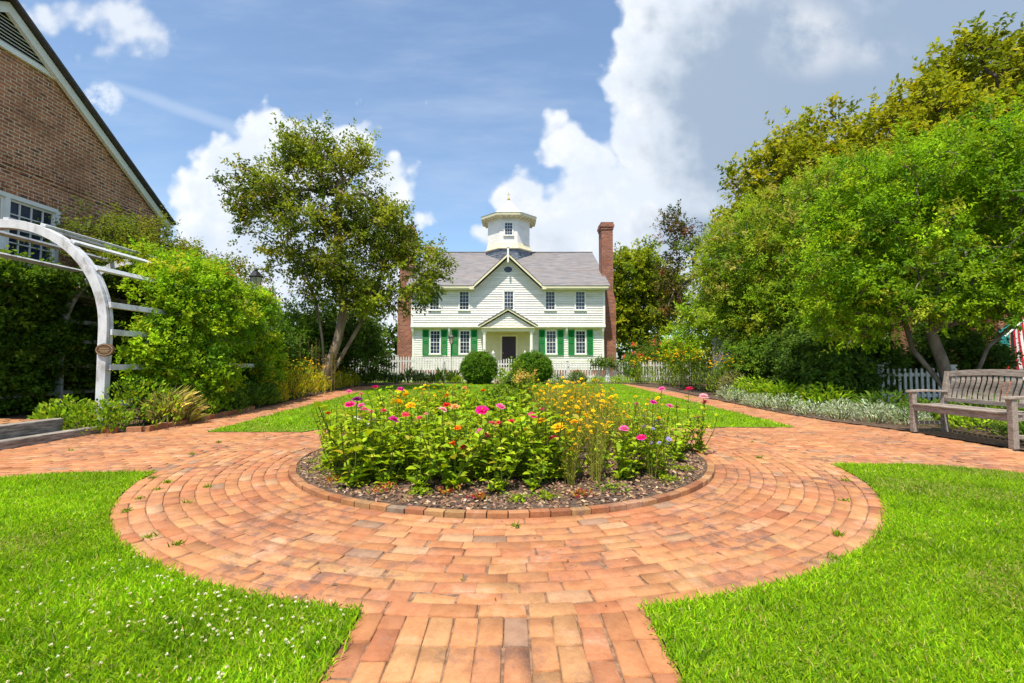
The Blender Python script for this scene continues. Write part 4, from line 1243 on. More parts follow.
mb = MB(); mb.lathe((0, 6.2, 15.0), [(.1, 0), (.05, .1), (.14, .2), (.05, .32), (.02, .4), (.02, .8), (.0, .85)], 10); mb.beam((-.18, 6.2, 15.6), (.18, 6.2, 15.6), .02, .03); mb.beam((0, 6.02, 15.6), (0, 6.38, 15.6), .02, .03); mb.build('finial', M['brass'], cu)
window(cu, 0.0, 11.55, 12.6, .66, 6.2 - 1.91 * cos(ph) + .002, 3, 4)

# walk to the steps
sheet('garden_walk', [(-1.0, 22.7), (.6, 22.7), (.6, 31), (-1.0, 31)], 0.03, M['mortar'])

# ================================================================== fences, posts
def fence(name, label, p, q, h, m='fence_white', sp=.125, pw=.065, rail=(.3, .82), post_every=2.4, point=True):
    p, q = Vector((p[0], p[1], 0)), Vector((q[0], q[1], 0)); L = (q - p).length; a = atan2(q.y - p.y, q.x - p.x)
    e = empty(name, p, a, label, 'fence')
    mb = MB()
    for t in rail: mb.b2(0, L, .02, .06, h * t - .04, h * t + .04)
    mb.build('rail', M[m], e)
    mb = MB(); x = sp / 2
    while x < L:
        hh = h * random.uniform(.985, 1.01)
        pts = [(x - pw / 2, .08), (x + pw / 2, .08), (x + pw / 2, hh - .1), (x + pw * .28, hh - .08), (x + pw / 2, hh - .045), (x, hh), (x - pw / 2, hh - .045), (x - pw * .28, hh - .08), (x - pw / 2, hh - .1)] if point else [(x - pw / 2, .06), (x + pw / 2, .06), (x + pw / 2, hh), (x - pw / 2, hh)]
        mb.prism(pts, 'y', -.005, .018); x += sp
    mb.build('pickets', M[m], e)
    n = max(1, int(round(L / post_every)))
    for i in range(n + 1):
        xx = min(max(L * i / n, .06), L - .06)
        mb = MB(); mb.b2(xx - .06, xx + .06, .062, .18, 0, h * .98 + .05); mb.b2(xx - .08, xx + .08, .045, .2, h * .98 + .05, h * .98 + .09); mb.build('post', M[m], e)
    return e


fence('picket_fence', 'white picket fence in front of the left half of the house', (-11.3, 24.6), (-1.05, 24.6), 1.40, sp=.14, pw=.07)
fence('picket_fence', 'white picket fence in front of the right half of the house', (.75, 24.6), (9.6, 24.6), 1.12, sp=.14, pw=.07)
fence('picket_fence', 'short white pointed picket fence behind the wooden bench under the tree', (8.9, 11.2), (10.7, 11.1), .95, sp=.13, pw=.06)
fence('picket_fence', 'white picket fence beside the street, glimpsed between dark shrubs', (9.5, 21.0), (9.1, 11.4), 1.0, sp=.13, pw=.06)
e = empty('board_fence', (-9.4, 25.0, 0), atan2(21, -2.6), 'tan board fence running back behind the white picket fence at left', 'fence')
mb = MB(); x = 0
while x < 21: mb.b2(x, x + .14, 0, .03, 0, 1.95 + random.uniform(-.02, .02)); x += .147
mb.build('boards', M['tan_board'], e)
mb = MB()
for z in (.4, 1.5): mb.b2(0, 21, .032, .08, z, z + .09)
mb.build('rail', M['tan_board'], e)
for i, (x, s_) in enumerate(((-1.0, 'left'), (.68, 'right'))):
    e = empty('gate_post', (x, 24.5, 0), 0, '%s white gate post with turned finial, between the clipped shrubs' % s_, 'gate post')
    mb = MB(); mb.b2(-.08, .08, -.08, .08, 0, 1.38); mb.b2(-.11, .11, -.11, .11, 1.38, 1.43); mb.build('post', M['fence_white'], e)
    mb = MB(); mb.lathe((0, 0, 1.43), [(.05, 0), (.04, .03), (.09, .1), (.09, .16), (.03, .24), (.01, .28)], 12); mb.build('finial', M['fence_white'], e, smooth=True)
g_ = empty('garden_gate', (-.9, 24.52, 0), 0, 'low white slatted gate between the two gate posts', 'gate')
mb = MB()
for i in range(11): mb.b2(.03 + i * .135, .09 + i * .135, 0, .02, .1, 1.15 + .12 * sin(pi * i / 10))
mb.build('slats', M['fence_white'], g_)
mb = MB(); mb.b2(0, 1.48, .022, .06, .3, .38); mb.b2(0, 1.48, .022, .06, .95, 1.03); mb.build('rail', M['fence_white'], g_)


def lantern_post(name, label, x, y, h, s, pm, glass, cat='lamp post'):
    e = empty(name, (x, y, 0), 0, label, cat)
    mb = MB(); mb.lathe((0, 0, 0), [(.11, 0), (.11, .25), (.06, .35), (.045, .5), (.04, h - .1), (.06, h - .06), (.03, h)], 10); mb.build('pole', M[pm], e, smooth=True)
    l = MB(); 
    l.lathe((0, 0, h), [(.06 * s, 0), (.09 * s, .04 * s)], 6)
    for k_ in range(6):
        a = 2 * pi * k_ / 6; l.tube([(.09 * s * cos(a), .09 * s * sin(a), h + .04 * s), (.19 * s * cos(a), .19 * s * sin(a), h + .48 * s)], .010 * s, 4)
    l.lathe((0, 0, h + .48 * s), [(.20 * s, 0), (.23 * s, .02 * s), (.20 * s, .05 * s), (.10 * s, .16 * s), (.05 * s, .2 * s), (.06 * s, .24 * s), (.01 * s, .3 * s)], 6)
    lt = l.build('lantern', M['iron'], e)
    g = MB(); g.lathe((0, 0, h + .045 * s), [(.08 * s, 0), (.178 * s, .43 * s)], 6); g.build('lamp_glass', M[glass], lt)
    return e


lantern_post('street_lamp', 'black lantern street lamp rising above the vine hedge at left', -8.37, 15.0, 3.35, 1.05, 'iron', 'lamp_glass', 'street lamp')
lantern_post('yard_lamp', 'small lantern on a green post in front of the green shutters', -3.44, 26.2, 2.1, .85, 'dark_green', 'lamp_glass', 'yard lamp')

# ================================================================== brown brick building, left
B = empty('brick_building', (-10.5, 9.2, 0), 0, 'brown brick building with white rake boards and louvred gable at upper left', 'building')
AP, EV, HD = 8.52, 5.42, 4.45
def rz_(y): return AP - (AP - EV) / HD * abs(y)
mb = MB()
wz0, wz1, wy0, wy1 = 2.7, 4.60, -1.9, 1.38
hy = lambda z: (AP - z) * HD / (AP - EV)
def quad(y0, z0, y1, z1): mb.add([(0, y0, z0), (0, y1, z0), (0, y1, z1), (0, y0, z1)], [(0, 1, 2, 3)])
quad(-HD, 0, HD, wz0); quad(-HD, wz0, wy0, wz1); quad(wy1, wz0, HD, wz1); quad(-HD, wz1, HD, EV)
yt = hy(7.55); mb.add([(0, -HD, EV), (0, HD, EV), (0, yt, 7.55), (0, -yt, 7.55)], [(0, 1, 2, 3)])
for (y0, z0, y1, z1) in ((wy0, wz0, wy0, wz1), (wy1, wz0, wy1, wz1)): mb.add([(0, y0, z0), (-.12, y0, z0), (-.12, y0, z1), (0, y0, z1)], [(0, 1, 2, 3)])
mb.add([(0, wy0, wz1), (0, wy1, wz1), (-.12, wy1, wz1), (-.12, wy0, wz1)], [(0, 1, 2, 3)])
mb.add([(0, HD, 0), (-11, HD, 0), (-11, HD, EV), (0, HD, EV)], [(0, 1, 2, 3)]); mb.add([(0, -HD, 0), (-11, -HD, 0), (-11, -HD, EV), (0, -HD, EV)], [(0, 1, 2, 3)])
mb.build('wall', M['brick_left'], B)
mb = MB(); y = -HD + .02
while y < HD - .08: mb.b2(.001, .024, y, y + .068, 5.20, 5.41); y += .08
y = wy0 - .1
mb.b2(.001, .020, -HD, HD, 5.10, 5.165)
while y < wy1 + .1: mb.b2(.001, .014, y, y + .068, wz1 + .012, wz1 + .22); y += .08
mb.build('belt_course', M['brick_left'], B)
mb = MB()   # louvred vent
z = 7.70
while z < AP - .25:
    w_ = hy(z) - .2
    if w_ > .05: mb.box((.0, 0, z), (.10, 2 * w_, .018), rot=Matrix.Rotation(RD(38), 3, 'Y'))
    z += .075
mb.build('louvre', mat('louvre_paint', (.50, .51, .50), .6), B)
mb = MB(); mb.add([(-.06, -hy(7.7), 7.7), (-.06, hy(7.7), 7.7), (-.06, 0, AP)], [(0, 1, 2)]); mb.build('louvre_backing', M['iron'], B)
mb = MB(); mb.b2(-.05, .04, -yt - .0, yt + .0, 7.55, 7.66); mb.b2(.0, .07, -yt, yt, 7.53, 7.56)
for s_ in (-1, 1):
    d_ = Vector((0, s_ * HD * 1.06, EV - AP - .21))
    mb.prism([(0, AP - .02), (s_ * (HD + .20), rz_(HD + .20) - .02), (s_ * (HD + .20), rz_(HD + .20) - .22), (0, AP - .24)], 'x', .05, .14)
    mb.b2(.0, .22, s_ * (HD - .02), s_ * (HD + .20), rz_(HD + .3) - .32, rz_(HD + .3) - .18)
    mb.prism([(0, AP + .0), (s_ * (HD + .20), rz_(HD + .20) + .0), (s_ * (HD + .20), rz_(HD + .20) - .05), (0, AP - .05)], 'x', -.02, .06)
mb.build('rake_board', M['white'], B)
mb = MB()
for s_ in (-1, 1): mb.prism([(0, AP + .02), (s_ * (HD + .26), rz_(HD + .26) + .02), (s_ * (HD + .26), rz_(HD + .26) + .08), (0, AP + .09)], 'x', -11.2, .26)
mb.build('roof', mat('roof_dark', (.06, .055, .055), .9, (.09, .08, .08), 8), B)
mb = MB(); mb.tube([(.07, HD + .22, EV - .2), (.07, HD + .1, EV - .6), (.07, HD - .07, EV - .9), (.07, HD - .07, 0)], .05, 8); mb.build('downspout', M['white'], B)
wf = MB()
wf.b2(-.12, .02, wy0, wy1, wz1 - .09, wz1); wf.b2(-.12, .05, wy0 - .03, wy1 + .03, wz0 - .06, wz0)
for y in (wy0, wy0 + 1.06, wy0 + 2.13, wy1 - .09): wf.b2(-.118, .018, y, y + .09, wz0, wz1 - .09)
wn = wf.build('window', M['white'], B)
mm = MB()
for k_ in range(3):
    ya, yb = wy0 + .09 + 1.065 * k_, wy0 + 1.06 + 1.065 * k_
    for i in range(1, 4): mm.b2(-.09, -.04, ya + (yb - ya) * i / 4 - .012, ya + (yb - ya) * i / 4 + .012, wz0, wz1 - .09)
    mm.b2(-.095, -.03, ya, ya + .04, wz0, wz1 - .09); mm.b2(-.095, -.03, yb - .04, yb, wz0, wz1 - .09); mm.b2(-.093, -.028, ya + .04, yb - .04, wz1 - .14, wz1 - .092)
    for j in range(1, 6): mm.b2(-.088, -.038, ya + .04, yb - .04, wz0 + (wz1 - wz0 - .1) * j / 6 - .012, wz0 + (wz1 - wz0 - .1) * j / 6 + .012)
mm.build('muntins', M['white'], wn)
mm = MB(); mm.b2(-.075, -.065, wy0 + .05, wy1 - .05, wz0, wz1 - .05); mm.build('pane', M['glass'], wn)

# ================================================================== arbor
A = empty('garden_arbor', (-8.05, 7.25, 0), 0, 'long white arched garden arbor with slats, smothered in vine at left', 'arbor')
ar_, sz_ = 1.65, 1.62
for k_, yy in enumerate((0, 2.65, 4.75)):
    mb = MB()
    ro, ri = ar_ + .07, ar_ - .07
    th = .055
    for off in ((-.05, .02) if k_ == 0 else (0,)):
        outer = [(ro, 0)] + [(ro * cos(a), sz_ + ro * sin(a)) for a in np.linspace(0, pi, 33)] + [(-ro, 0)]
        inner = [(ri, 0)] + [(ri * cos(a), sz_ + ri * sin(a)) for a in np.linspace(0, pi, 33)] + [(-ri, 0)]
        if off == .02: outer = [(ri + .10 if abs(x - ro) < .001 and z < .01 else x, z) for x, z in outer]
        n = len(outer); vs = []
        for (x, z) in outer: vs += [(x, yy + off, z), (x, yy + off + th, z)]
        for (x, z) in inner: vs += [(x, yy + off, z), (x, yy + off + th, z)]
        fs = []
        for i in range(n - 1):
            a_, b_ = 2 * i, 2 * (i + 1); c_, d_ = 2 * n + 2 * i, 2 * n + 2 * (i + 1)
            fs += [(a_, b_, d_, c_), (a_ + 1, c_ + 1, d_ + 1, b_ + 1), (a_, a_ + 1, b_ + 1, b_), (c_, d_, d_ + 1, c_ + 1)]
        mb.add(vs, fs)
    # spacer blocks round the front rib
    mb.build('arch_rib', M['arbor_white'], A, bevel=.006)
for a in np.radians([12, 33, 52, 70, 90, 110, 128, 147, 168]):
    r = ar_ + .095; x, z = r * cos(a), sz_ + r * sin(a)
    mb = MB(); M3 = Matrix.Rotation(-a + pi / 2, 3, 'Y')
    L0, L1 = (.0, 4.9); mb.box((x, (L0 + L1) / 2, z), (.09, L1 - L0, .04), rot=M3); mb.build('slat', M['arbor_white'], A, bevel=.004)
for s_ in (-1, 1):
    for z in (.42, 1.0, 1.55):
        mb = MB(); mb.b2(s_ * (ar_ + .075) - .0 * s_, s_ * (ar_ + .115), 0.0, 4.9, z - .045, z + .045); mb.build('slat', M['arbor_white'], A, bevel=.004)
e = empty('oval_plaque', (-6.32, 7.19, 1.27), 0, 'brown oval name plaque hanging on the white arbor post', 'plaque')
mb = MB(); mb.prism([(.145 * cos(a), .10 * sin(a)) for a in np.linspace(0, 2 * pi, 28, endpoint=False)], 'y', -.03, .0)
mb.build('plate', mat('plaque_brown', (.10, .055, .035), .6, (.07, .04, .025), 20), e, bevel=.004)
mb = MB()
for k_ in range(28):
    a, b = 2 * pi * k_ / 28, 2 * pi * (k_ + 1) / 28; mb.beam((.125 * cos(a), -.032, .083 * sin(a)), (.125 * cos(b), -.032, .083 * sin(b)), .006, .006)
for z, wd in ((.025, .15), (-.005, .17), (-.032, .12)): mb.b2(-wd / 2, wd / 2, -.034, -.030, z - .004, z + .004)
mb.build('rim', mat('plaque_gold', (.42, .30, .14), .5), e)

# timber steps and the brick landing behind them
e = empty('timber_step', (-6.2, 4.6, 0), 0, 'lower grey weathered landscape timber at the left edge of the paving', 'timber step')
mb = MB(); mb.b2(-.16, 0, -2.6, 2.42, 0, .115); mb.build('timber', M['timber'], e, bevel=.012)
e = empty('timber_step', (-6.5, 4.6, 0), 0, 'upper grey weathered landscape timber under the brick landing at left', 'timber step')
mb = MB(); mb.b2(-.16, 0, -2.6, 2.15, .0, .27); mb.build('timber', M['timber'], e, bevel=.012)
mb = MB(); mb.b2(-6.5, -6.36, 2, 6.6, 0, .09); tag(mb.build('step_tread', M['soil']), kind='structure')
mb = MB(); mb.b2(-9.9, -6.66, 2, 6.74, 0, .245); tag(mb.build('landing', M['soil']), kind='structure')
bb = []
y = 2.0; r_i = 0
while y < 6.7:
    x = -9.8 + (.1 if r_i % 2 else 0)
    while x < -6.75: bb.append((x, y)); x += .203
    y += .1025; r_i += 1
mb = MB()
for (x, y) in bb: mb.cur = tuple(PAL[random.randrange(7)] * .85); mb.box((x, y, .25 + random.gauss(0, .004)), (.193, .094, .03), random.gauss(0, .02))
tag(mb.build('landing_bricks', M['pave'], tint=True), kind='structure')
# brick edging of the left border
e = empty('brick_edging', (0, 0, 0), 0, 'low uneven brick edging along the front of the left border', 'edging')
mb = MB(); pl = [(-6.2, 6.98), (-5.62, 7.16), (-5.64, 8.6), (-5.78, 10.4)]
for (p, q) in zip(pl[:-1], pl[1:]):
    L = hypot(q[0] - p[0], q[1] - p[1]); n = int(L / .205)
    for i in range(n):
        t = (i + .5) / n; mb.cur = tuple(PAL[random.randrange(8)] * random.uniform(.6, .9))
        mb.box((p[0] + (q[0] - p[0]) * t, p[1] + (q[1] - p[1]) * t, .05 + random.gauss(0, .006)), (.195, .07, .09), atan2(q[1] - p[1], q[0] - p[0]) + random.gauss(0, .03))
mb.build('bricks', M['pave'], e, tint=True, bevel=.004)

# ================================================================== bench
BL = 1.62
bn = empty('garden_bench', (6.11, 6.42, .02), 0, 'weathered wooden garden bench with wavy slats and a curved top rail', 'bench')
# local: +x towards the back, y along its length, far end +y
ye, yn = .66, -.74          # far and near leg lines
for y in (ye, yn):
    mb = MB(); mb.b2(-.03, .04, y - .035, y + .035, 0, .60); mb.build('leg', M['wood_grey'], bn, bevel=.006)
    mb = MB(); mb.prism([(.44, 0), (.51, 0), (.50, .42), (.60, .90), (.53, .92), (.435, .44)], 'y', y - .032, y + .032); mb.build('leg', M['wood_grey'], bn, bevel=.006)
    mb = MB(); mb.prism([(-.07, .60), (-.06, .635), (.2, .645), (.505, .63), (.505, .60), (.2, .61)], 'y', y - .05, y + .05); mb.build('armrest', M['wood_grey'], bn, bevel=.008)
    mb = MB(); mb.b2(.04, .44, y - .02, y + .02, .34, .41); mb.b2(.04, .44, y - .015, y + .015, .12, .17); mb.build('side_rail', M['wood_grey'], bn, bevel=.004)
mb = MB(); mb.b2(-.02, .01, yn + .035, ye - .035, .33, .41); mb.b2(.455, .485, yn + .032, ye - .032, .33, .40); mb.build('seat_frame', M['wood_grey'], bn, bevel=.004)
mb = MB()
for i in range(6): mb.b2(-.035 + i * .078, .03 + i * .078, yn - .035 if i else yn + .037, ye + .035 if i else ye - .037, .412 - .006 * (i in (2, 3)), .434 - .006 * (i in (2, 3)))
mb.build('seat', M['wood_grey'], bn, bevel=.004)
bk = empty('backrest', (0, 0, 0)); bk.parent = bn
mb = MB(); n = 14
for i in range(n):
    y0 = yn + .03 + (ye - yn - .06) * i / n; y1 = yn + .03 + (ye - yn - .06) * (i + 1) / n
    a0_ = .036 * sin(pi * i / n); a1_ = .036 * sin(pi * (i + 1) / n)
    mb.add([(.535, y0, .84 + a0_), (.57, y0, .84 + a0_), (.585, y0, .925 + a0_), (.55, y0, .925 + a0_), (.535, y1, .84 + a1_), (.57, y1, .84 + a1_), (.585, y1, .925 + a1_), (.55, y1, .925 + a1_)],
           [(0, 1, 5, 4), (1, 2, 6, 5), (2, 3, 7, 6), (3, 0, 4, 7)] + ([(0, 3, 2, 1)] if i == 0 else []) + ([(4, 5, 6, 7)] if i == n - 1 else []))
mb.build('top_rail', M['wood_grey'], bk, bevel=.003)
mb = MB(); mb.b2(.45, .48, yn + .032, ye - .032, .47, .53); mb.build('lower_rail', M['wood_grey'], bk, bevel=.003)
ns = 17
for i in range(ns):
    y = yn + .09 + (ye - yn - .18) * i / (ns - 1); top = .845 + .036 * sin(pi * (y - yn) / (ye - yn))
    mb = MB(); m_ = 10; vs = []; fs = []
    for k_ in range(m_ + 1):
        t = k_ / m_; z = .525 + (top - .525) * t; x = .468 + .085 * t + .012 * sin(2 * pi * t); yy = y + .020 * sin(2 * pi * t)
        vs += [(x, yy - .022, z), (x + .014, yy - .022, z), (x + .014, yy + .022, z), (x, yy + .022, z)]
    for k_ in range(m_):
        b = 4 * k_
        for q in range(4): fs.append((b + q, b + (q + 1) % 4, b + 4 + (q + 1) % 4, b + 4 + q))
    mb.add(vs, fs); mb.build('slat', M['wood_grey'], bk)

# ================================================================== street side, right
SB = empty('brick_shop', (24.0, 27, 0), 0, 'orange red brick building across the street seen under the trees', 'building')
mb = MB(); mb.b2(0, 16, 0, 2.2, 0, 6.2); mb.build('wall', M['brick_shop'], SB)
mb = MB(); mb.b2(-.2, 16.2, -.2, 2.4, 6.2, 6.5); mb.build('cornice', M['white'], SB)
for i in range(5): window(SB, 1.8 + i * 3.1, 1.0, 2.5, 1.3, -.002, 2, 2, cas=.12)
for i in range(5): window(SB, 1.8 + i * 3.1, 4.0, 5.4, 1.1, -.002, 2, 2, cas=.12)
SB = empty('white_house', (17.8, 33, 0), 0, 'pale stucco building across the street behind the dark shrubs', 'building')
mb = MB(); mb.b2(0, 6.5, 0, 8, 0, 4.6); mb.build('wall', M['stucco'], SB)
mb = MB(); mb.prism([(-.4, 4.6), (8.4, 4.6), (4, 6.6)], 'x', -.3, 6.8); mb.build('roof', M['shingle'], SB, tint=True)
for i in range(2): window(SB, 1.8 + i * 2.8, 1.2, 2.6, 1.0, -.002, 2, 3)
SB = empty('corner_shop', (15.0, 14.2, 0), 0, 'orange brick shop front with dark doorway behind the flag', 'shop')
mb = MB(); mb.b2(0, .35, 0, 3.0, 0, 3.4); mb.b2(1.5, 7, 0, 3.0, 0, 3.4); mb.b2(.35, 1.5, 0, 3.0, 2.4, 3.4); mb.build('wall', M['brick_shop'], SB)
mb = MB(); mb.b2(.36, 1.49, .2, .26, 0, 2.4); mb.build('door', M['iron'], SB)
mb = MB(); mb.b2(-.15, 7.1, -.15, 3.1, 3.4, 3.6); mb.build('roof', M['white'], SB)


def car(label, x, y, rz, m):
    e = empty('parked_car', (x, y, 0), rz, label, 'car', 'cars parked along the street')
    lo = [(-2.2, .35), (2.15, .35), (2.2, .7), (2.0, .86), (1.0, .95), (.45, 1.38), (-1.0, 1.42), (-1.75, .98), (-2.2, .92)]
    mb = MB(); mb.prism(lo, 'y', -.85, .85); mb.build('body', M[m], e, bevel=.08)
    mb = MB(); mb.prism([(.95, .97), (.42, 1.33), (-.22, 1.35), (-.22, .97)], 'y', -.86, .86); mb.prism([(-.32, .97), (-.32, 1.35), (-.95, 1.35), (-1.5, .99)], 'y', -.86, .86); mb.build('window', M['glass'], e)
    for wx in (-1.35, 1.35):
        for wy in (-.8, .8):
            mb = MB(); mb.lathe((0, 0, -.11), [(.2, 0), (.33, .02), (.34, .1), (.33, .2), (.2, .22)], 20); w1 = mb.build('wheel', M['rubber'], e, smooth=False); w1.location = (wx, wy, .34); w1.rotation_euler = (RD(90), 0, 0)
            mb = MB(); mb.lathe((0, 0, -.12), [(.0, 0), (.19, .0), (.19, .24), (.0, .24)], 14); mb.build('rim', M['arbor_white'], w1)
    for wy in (-.62, .62):
        mb = MB(); mb.b2(2.12, 2.2, wy - .16, wy + .16, .66, .78); mb.build('headlight', M['lamp_glass'], e)
    return e


car('pale silver car parked on the street behind the shrubs', 13.6, 20.2, 0, 'car_white')
car('dark blue car parked on the street near the brick building', 18.4, 20.4, 0, 'car_dark')

# flag and banner at the right edge
F = empty('flag', (14.12, 13.0, 1.65), 0, 'red and white striped flag hanging from a slanted white pole at right edge', 'flag')
mb = MB(); pa, pb = Vector((.0, 0, .35)), Vector((1.75, .2, 1.65)); mb.tube([pa - (pb - pa) * .15, pb], .022, 8); mb.build('flag_pole', M['white'], F)
nu, nv = 26, 20; vs = []; cs = []; fs = []
hd = (pb - pa); hl = 1.15
hdir = hd.normalized()
for i in range(nu + 1):
    for j in range(nv + 1):
        u, v_ = i / nu, j / nv
        p = pa + hdir * (u * hl) + Vector((.10, 0, -1)).normalized() * (v_ * 1.5) + Vector((-.0, .07 * sin(u * 9 + v_ * 2.5) * v_, 0)) + Vector((-.22 * u * v_, 0, 0))
        vs.append(p)
for i in range(nu):
    for j in range(nv): a_ = i * (nv + 1) + j; fs.append((a_, a_ + 1, a_ + nv + 2, a_ + nv + 1))
cloth = MB()
for q, f in enumerate(fs):
    i, j = divmod(q, nv)
    cloth.cur = (.02, .03, .16) if (i >= 12 and j < 8) else ((.55, .02, .04) if (i // 2) % 2 == 0 else (.75, .74, .72))
    cloth.add([vs[k_] for k_ in f], [(0, 1, 2, 3)])
cl = cloth.build('cloth', mat('flag_cloth', (1, 1, 1), .8, tint=True), F, recalc=False, smooth=True, tint=True)
F = empty('garden_banner', (14.05, 13.3, .55), 0, 'turquoise garden banner with a red flower beside the striped flag', 'banner')
mb = MB(); vs = []; nn = 14
for i in range(nn + 1):
    x = i / nn * .30; yv = .035 * sin(i * 1.1)
    vs += [(x, yv, 1.45 + x * .75), (x, yv, .02)]
fs = [(2 * i, 2 * i + 1, 2 * i + 3, 2 * i + 2) for i in range(nn)]
mb.add(vs, fs); mb.build('cloth', mat('banner_teal', (.04, .36, .36), .8, (.03, .28, .30), 3), F, recalc=False, smooth=True)
mb = MB()
for k_ in range(5):
    a = 2 * pi * k_ / 5; mb.lathe((0.36 + .07 * cos(a), -.05, .35 + .07 * sin(a)), [(.0, 0), (.05, 0.0)], 8) if False else mb.prism([(.16 + .05 * cos(a) + .04 * cos(b), .35 + .07 * sin(a) + .055 * sin(b)) for b in np.linspace(0, 2 * pi, 10, endpoint=False)], 'y', -.055 - k_ * .001, -.045)
mb.build('flower_emblem', mat('banner_red', (.6, .03, .03), .8), F)
mb = MB(); mb.tube([(-.02, 0, -1.0), (-.02, 0, 1.5), (.32, 0, 1.74)], .012, 6); mb.build('banner_pole', M['iron'], F)

# ================================================================== trees
# crape myrtle left of the house
tree('crape_myrtle', 'tall airy crape myrtle with smooth leaning pale trunk, left of the house', 'tree', (-6.95, 17, 0),
     [[(-6.95, 17, -.05), (-6.8, 17, .8), (-6.45, 17, 1.8), (-6.2, 17, 3.0), (-6.35, 17, 4.4), (-6.5, 17, 6.0), (-6.45, 17, 7.8)], [(-6.95, 17.05, .1), (-6.3, 17.1, 1.3), (-5.6, 17.2, 2.6), (-5.0, 17.1, 3.9), (-4.7, 17, 5.2)], [(-6.85, 16.95, .3), (-6.95, 16.9, 1.9), (-7.25, 17, 3.4), (-7.9, 17, 4.9), (-8.6, 17, 6.6)]],
     [((-7.1, 17, 6.3), (2.7, 2.2, 1.7)), ((-6.5, 17, 8.4), (1.7, 1.6, 1.4)), ((-5.2, 17, 6.0), (1.5, 1.5, 1.6)), ((-9.1, 17, 7.4), (1.6, 1.3, 1.2)), ((-6.3, 17, 4.3), (2.2, 1.8, .9)), ((-3.4, 17, 4.4), (.9, 1.0, 1.5)), ((-5.3, 17, 3.5), (1.4, 1.1, .8)), ((-4.5, 17, 5.3), (.9, 1.0, 1.0)), ((-8.1, 17, 4.9), (.9, 1.1, .7)), ((-7.9, 17, 8.9), (1.1, 1.0, .8)), ((-9.9, 17, 6.5), (.7, .8, .7))],
     430, 5, 15, .112, [(4, (.095, .125, .014)), (3, (.15, .175, .018)), (2, (.05, .075, .012)), (1.0, (.20, .19, .02))], 'bark_pale', .008, .19, (.30, .30, .20), .46, up=.25, shell=.46)
# right of the house: yellow green tree
tree('broadleaf_tree', 'yellow green tree rising behind the right chimney of the house', 'tree', (11.2, 41, 0), [[(11.2, 41, 0), (11.2, 41, 3)]],
     [((11.2, 41, 8.8), (2.7, 2.5, 2.9)), ((11.6, 41, 5.2), (3.2, 2.5, 2.6)), ((9.5, 42, 6), (1.5, 1.5, 2.4)), ((13.5, 41, 7.5), (1.8, 2, 2.2))], 420, 4, 14, .25, G_YELL, 'bark_dark', .02, .35, (.5, .5, .4), .8, shell=.4)
tree('crape_myrtle', 'dark bronze leaved crape myrtle with bare upper stems, between house and big trees', 'tree', (9.6, 25.8, 0), [[(9.6, 25.8, 0), (9.5, 25.8, 2.5)], [(9.6, 25.8, .1), (10.1, 25.8, 2.8)], [(9.6, 25.8, .1), (9.0, 25.8, 3)]],
     [((9.4, 25.8, 8.4), (1.1, 1.1, 1.4)), ((10.2, 25.8, 7.0), (1.1, 1.1, 1.6)), ((9.0, 25.8, 5.6), (1.0, 1, 1.8)), ((9.9, 25.8, 4.4), (1.6, 1.3, 1.6))], 110, 4, 12, .13,
     [(4, (.055, .05, .018)), (3, (.085, .07, .022)), (2, (.04, .055, .014)), (1, (.14, .06, .03))], 'bark_pale', .010, .10, (.25, .25, .25), .40, shell=.5,
     extra=([(1, (.6, .03, .12)), (1, (.7, .1, .2))], 12, .06))
# big yellowish magnolia-like trees at the back right
BIGP = [(4, (.15, .165, .010)), (3, (.215, .215, .012)), (2, (.085, .11, .010)), (.5, (.26, .24, .03))]
tree('broadleaf_tree', 'large golden green tree behind, first of the tall ones right of the bronze crape myrtle', 'tree', (13.0, 21.5, 0), [[(13, 21.5, 0), (13, 21.5, 3.5)]],
     [((12.5, 21.5, 8.2), (2.6, 2.3, 2.8)), ((14.7, 21.5, 9.8), (2.8, 2.4, 3.0)), ((11.2, 21.0, 5.5), (2.0, 2.0, 2.8)), ((14, 21, 5.5), (3.5, 2.4, 3.2))], 620, 4, 14, .20, BIGP, 'bark_dark', .016, .35, (.42, .42, .34), .62, shell=.35)
tree('broadleaf_tree', 'tallest golden green tree, its top in the upper right corner of the sky', 'tree', (17.6, 18.0, 0), [[(17.6, 18, 0), (17.5, 18, 4.5)]],
     [((16.6, 18, 9.4), (2.9, 2.6, 2.9)), ((19.0, 18, 11.5), (2.7, 2.4, 2.7)), ((15.2, 17.6, 7.2), (2.2, 2.2, 2.6)), ((18, 18, 6.5), (3.8, 2.5, 3.2))], 760, 4, 14, .19, BIGP, 'bark_dark', .016, .4, (.40, .40, .32), .6, shell=.35)
# feathery middle tree
tree('feathery_tree', 'broad feathery olive green tree reaching towards the house in the middle right', 'tree', (10.6, 17.0, 0), [[(10.6, 17, 0), (10.4, 17, 1.6)], [(10.6, 17, .1), (9.4, 17, 2.2)]],
     [((9.0, 16.4, 4.4), (2.6, 1.9, 2.3)), ((10.9, 16.5, 5.7), (2.4, 2.0, 2.2)), ((7.9, 16.4, 2.9), (1.7, 1.6, 1.5)), ((12.4, 16.2, 4.8), (2.0, 1.8, 2.4)), ((9.8, 15.8, 2.6), (2.0, 1.4, 1.3)), ((12.2, 16.2, 6.6), (2.3, 1.8, 1.8))],
     900, 5, 17, .11, G_FEATH, 'bark_grey', .006, .22, (.30, .30, .20), .48, up=.5, ratio=.34, shell=.33, jit=.03)
